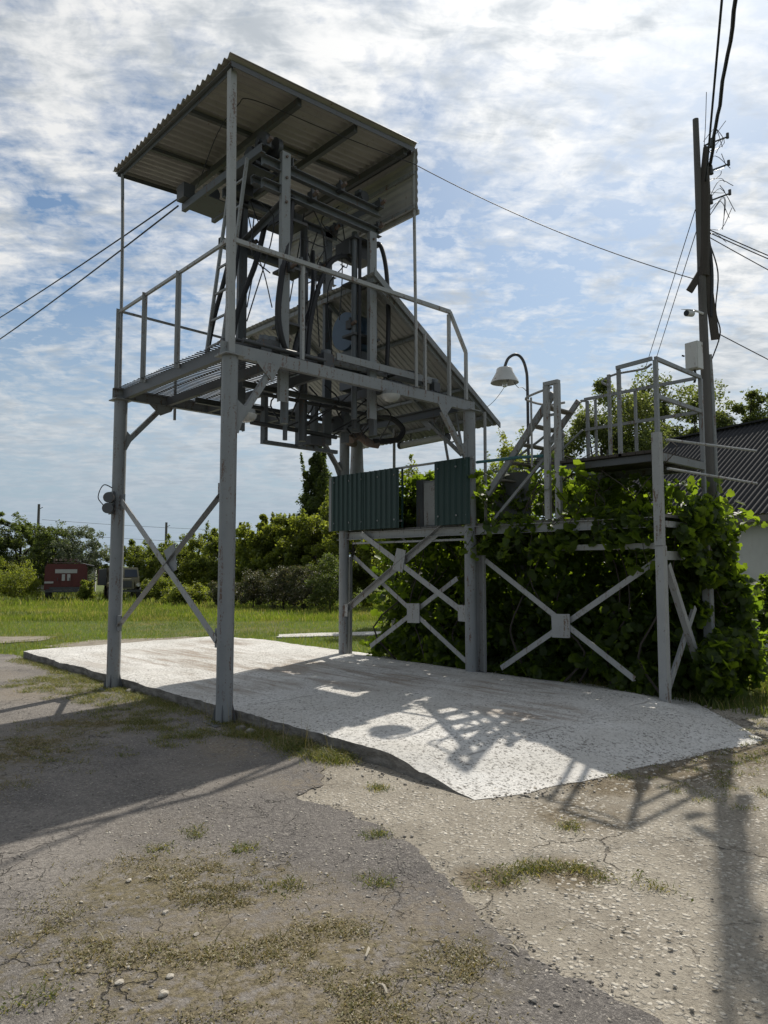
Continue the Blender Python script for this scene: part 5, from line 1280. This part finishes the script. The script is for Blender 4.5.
# ------------------------------------------------------------------ gravel and loose stones
ico_v = []; ph = (1 + 5 ** .5) / 2
for a, b in ((-1, ph), (1, ph), (-1, -ph), (1, -ph)): ico_v += [(a, b, 0), (0, a, b), (b, 0, a)]
ico_v = np.array([(-1, ph, 0), (1, ph, 0), (-1, -ph, 0), (1, -ph, 0), (0, -1, ph), (0, 1, ph), (0, -1, -ph), (0, 1, -ph), (ph, 0, -1), (ph, 0, 1), (-ph, 0, -1), (-ph, 0, 1)]) / 1.902
ico_f = np.array([(0, 11, 5), (0, 5, 1), (0, 1, 7), (0, 7, 10), (0, 10, 11), (1, 5, 9), (5, 11, 4), (11, 10, 2), (10, 7, 6), (7, 1, 8), (3, 9, 4), (3, 4, 2), (3, 2, 6), (3, 6, 8), (3, 8, 9), (4, 9, 5), (2, 4, 11), (6, 2, 10), (8, 6, 7), (9, 8, 1)])
def pebbles(name, q, z, size, mat, flat=.45, sink=.35):
    n = len(q); size = np.broadcast_to(size, n)
    v = ico_v[None] * (1 + .22 * rng.normal(size=(n, 12, 1)))
    a = rng.random(n) * 6.28; el = .65 + .7 * rng.random((n, 1))
    v = v * np.stack([size, size, size * flat], 1)[:, None, :]; v[:, :, 0] *= el
    c_, s_ = np.cos(a)[:, None], np.sin(a)[:, None]
    x = v[:, :, 0] * c_ - v[:, :, 1] * s_; y = v[:, :, 0] * s_ + v[:, :, 1] * c_
    w_ = np.stack([x + q[:, :1], y + q[:, 1:2], v[:, :, 2] + z + (size * flat * (1 - 2 * sink))[:, None]], 2)
    idx = (np.arange(n)[:, None, None] * 12 + ico_f).ravel()
    o = raw_mesh(name, w_.reshape(-1, 3), np.full(20 * n, 3), idx, M[mat], None, True); o['kind'] = 'stuff'; return o
q = rng.random((52000, 2)) * [5.2, 4.6] + [-1.9, -6.4]
q = q[in_poly(q, [(-1.42, -6), (-1.30, -4.82), (-1.15, -4.26), (-.84, -3.62), (-.72, -2.5), (-.3, -2.1), (-.06, -3.1), (.1, -3.5), (3.2, -4.3), (3.6, -6.4)])]
q = q[nz(q, 1.6, 4.) + .35 * nz(q, 6, 4.) + .15 * rng.normal(size=len(q)) > -.10]
pebbles('exposed_pebbles', q, .0, .004 + .013 * rng.random(len(q)) ** 2.4, 'stone', .30, .45)
q = rng.random((16000, 2)) * [5.0, 9] + [-4.6, -6.2]; q = q[~in_poly(q, [(.1, -3.4), (4, -4), (4, 4), (.1, 4)])]; q = q[nz(q, 1.1, 9.) > -.1]; q = q[~in_poly(q, [(-1.4, -6.5), (-1.30, -4.82), (-.85, -3.62), (-.7, -2.5), (-.3, -2.1), (.2, -1.6), (2, -3), (2, -6.5)]) | (rng.random(len(q)) < .12)]
pebbles('grit', q, .009, .003 + .006 * rng.random(len(q)) ** 3, 'grain', .6, .2)
# edge crumbs along the asphalt break
pts = [(-1.42, -5.2), (-1.35, -4.82), (-1.20, -4.26), (-.90, -3.62), (-.80, -2.9), (-.84, -2.45), (-.42, -2.12), (-.1, -1.7)]
qq = []
for k in range(260):
    i = rng.integers(len(pts) - 1); t = rng.random(); a, b = np.array(pts[i]), np.array(pts[i + 1]); qq.append(a + (b - a) * t + rng.normal(size=2) * .06)
pebbles('grit', np.array(qq), .006, .003 + .007 * rng.random(len(qq)) ** 2, 'grain', .6, .3)
e_ = []
for k in range(800):
    x = rng.random() * 4.4 + .1; e_.append((x + rng.normal() * .03, -3.36 - .21 * x + (0 if x < 3.25 else (x - 3.25) * 1.12) + (.10 * ((.55 - x) / .45) ** 2 if x < .55 else 0) - abs(rng.normal()) * .09 + .03))
for k in range(900): e_.append((.08 - abs(rng.normal()) * .12, -2.9 + rng.random() * 9.5))
e_ = np.array(e_); pebbles('grit', e_, .006, .003 + .009 * rng.random(len(e_)) ** 3, 'grain', .5, .35)
pebbles('chips', e_[::4] + rng.normal(size=e_[::4].shape) * .06, .006, .004 + .014 * rng.random(len(e_[::4])) ** 2.5, 'stone', .5, .3)
q = rng.random((900, 2)) * [1.4, 3.6] + [-2.1, -5.6]
pebbles('chips', q, .009, .003 + .008 * rng.random(len(q)) ** 3, 'stone', .5, .3)
# single loose stones
def stone(x, y, s_, mat, label, grp, seed):
    r_ = np.random.default_rng(seed); m = MB()
    v = ico_v * (1 + .2 * r_.normal(size=(12, 1))) * [s_ * r_.uniform(.8, 1.3), s_, s_ * .55]
    fs = [tuple(f) for f in ico_f]; mid = {}
    vv = [tuple(q_) for q_ in v]; nf = []
    def md(a, b):
        k = (min(a, b), max(a, b))
        if k not in mid:
            p_ = (np.array(vv[a]) + np.array(vv[b])) / 2 * (1.10 + .08 * r_.normal()); mid[k] = len(vv); vv.append(tuple(p_))
        return mid[k]
    for a, b, c_ in fs:
        ab, bc, ca = md(a, b), md(b, c_), md(c_, a); nf += [(a, ab, ca), (ab, b, bc), (ca, bc, c_), (ab, bc, ca)]
    m.add([np.array(q_) + V3(x, y, .01 + s_ * .35) for q_ in vv], nf)
    return tag(m.build('stone', M[mat]), label, 'stone', grp)
where = ('pale stone farthest left among the upper moss patch', 'pale stone at the top of the mossy patch on the asphalt', 'small white stone in the middle of the upper moss patch', 'pale stone at the right end of the upper moss patch',
         'pale stone lying left of the upper moss patch', 'round white stone at the lower edge of the upper moss patch', 'white stone left of the bigger one in the lower moss', 'pale chip left of the lower moss patch',
         'largest pale stone in the lower moss patch', 'small pale chip right of the white stone in the upper moss', 'flat pale stone in the lower moss near the largest one')
for k, ((x, y), s_) in enumerate(zip([(-2.26, -2.9), (-2.17, -2.93), (-2.3, -3.1), (-2.08, -3.01), (-2.52, -2.97), (-2.28, -3.34), (-2.66, -3.73), (-2.7, -3.54), (-2.57, -3.92), (-2.06, -3.11), (-2.5, -3.83)],
                                     (.016, .012, .010, .016, .011, .015, .014, .010, .019, .009, .013))):
    stone(x, y, s_, 'stone', where[k], 'pale stones on the mossy asphalt', 20 + k)
where = ('dark lump of stone near the bottom edge right of centre', 'small dark stone beside the bigger dark lump near the bottom edge', 'dark stone at the top of the worn asphalt below the slab', 'dark stone by the lower moss patch at the left')
for k, (x, y, s_) in enumerate(((-1.60, -4.88, .018), (-1.56, -4.95, .012), (-1.65, -3.22, .014), (-2.27, -3.61, .012))):
    stone(x, y, s_, 'grain', where[k], 'dark stones on the asphalt', 50 + k)
for k, (x, y) in enumerate(((.02, -.42), (.0, -.62), (.12, 2.35))):
    stone(x - .08, y, .06, 'riser', ('broken lump of concrete by the foot of the nearest post', 'flat piece of concrete against the slab edge near the nearest post', 'lump of concrete at the foot of the far left post')[k], None, 70 + k)
for k, (a, b, label) in enumerate((((-1.385, -4.66), (-1.37, -4.58), 'pale splinter of wood standing out on the dark asphalt at lower centre'), ((-1.97, -4.49), (-1.95, -4.42), 'short pale twig on the mossy ground near the bottom edge'), ((-1.86, -4.25), (-1.80, -4.20), 'thin pale twig above the other splinters'))):
    o = MB().tube([(a[0], a[1], .02), ((a[0] + b[0]) / 2 + .008, (a[1] + b[1]) / 2, .026), (b[0], b[1], .018)], [.004, .006, .002], 5, 3).build('twig', M['dry_wood']); tag(o, label, 'twig')
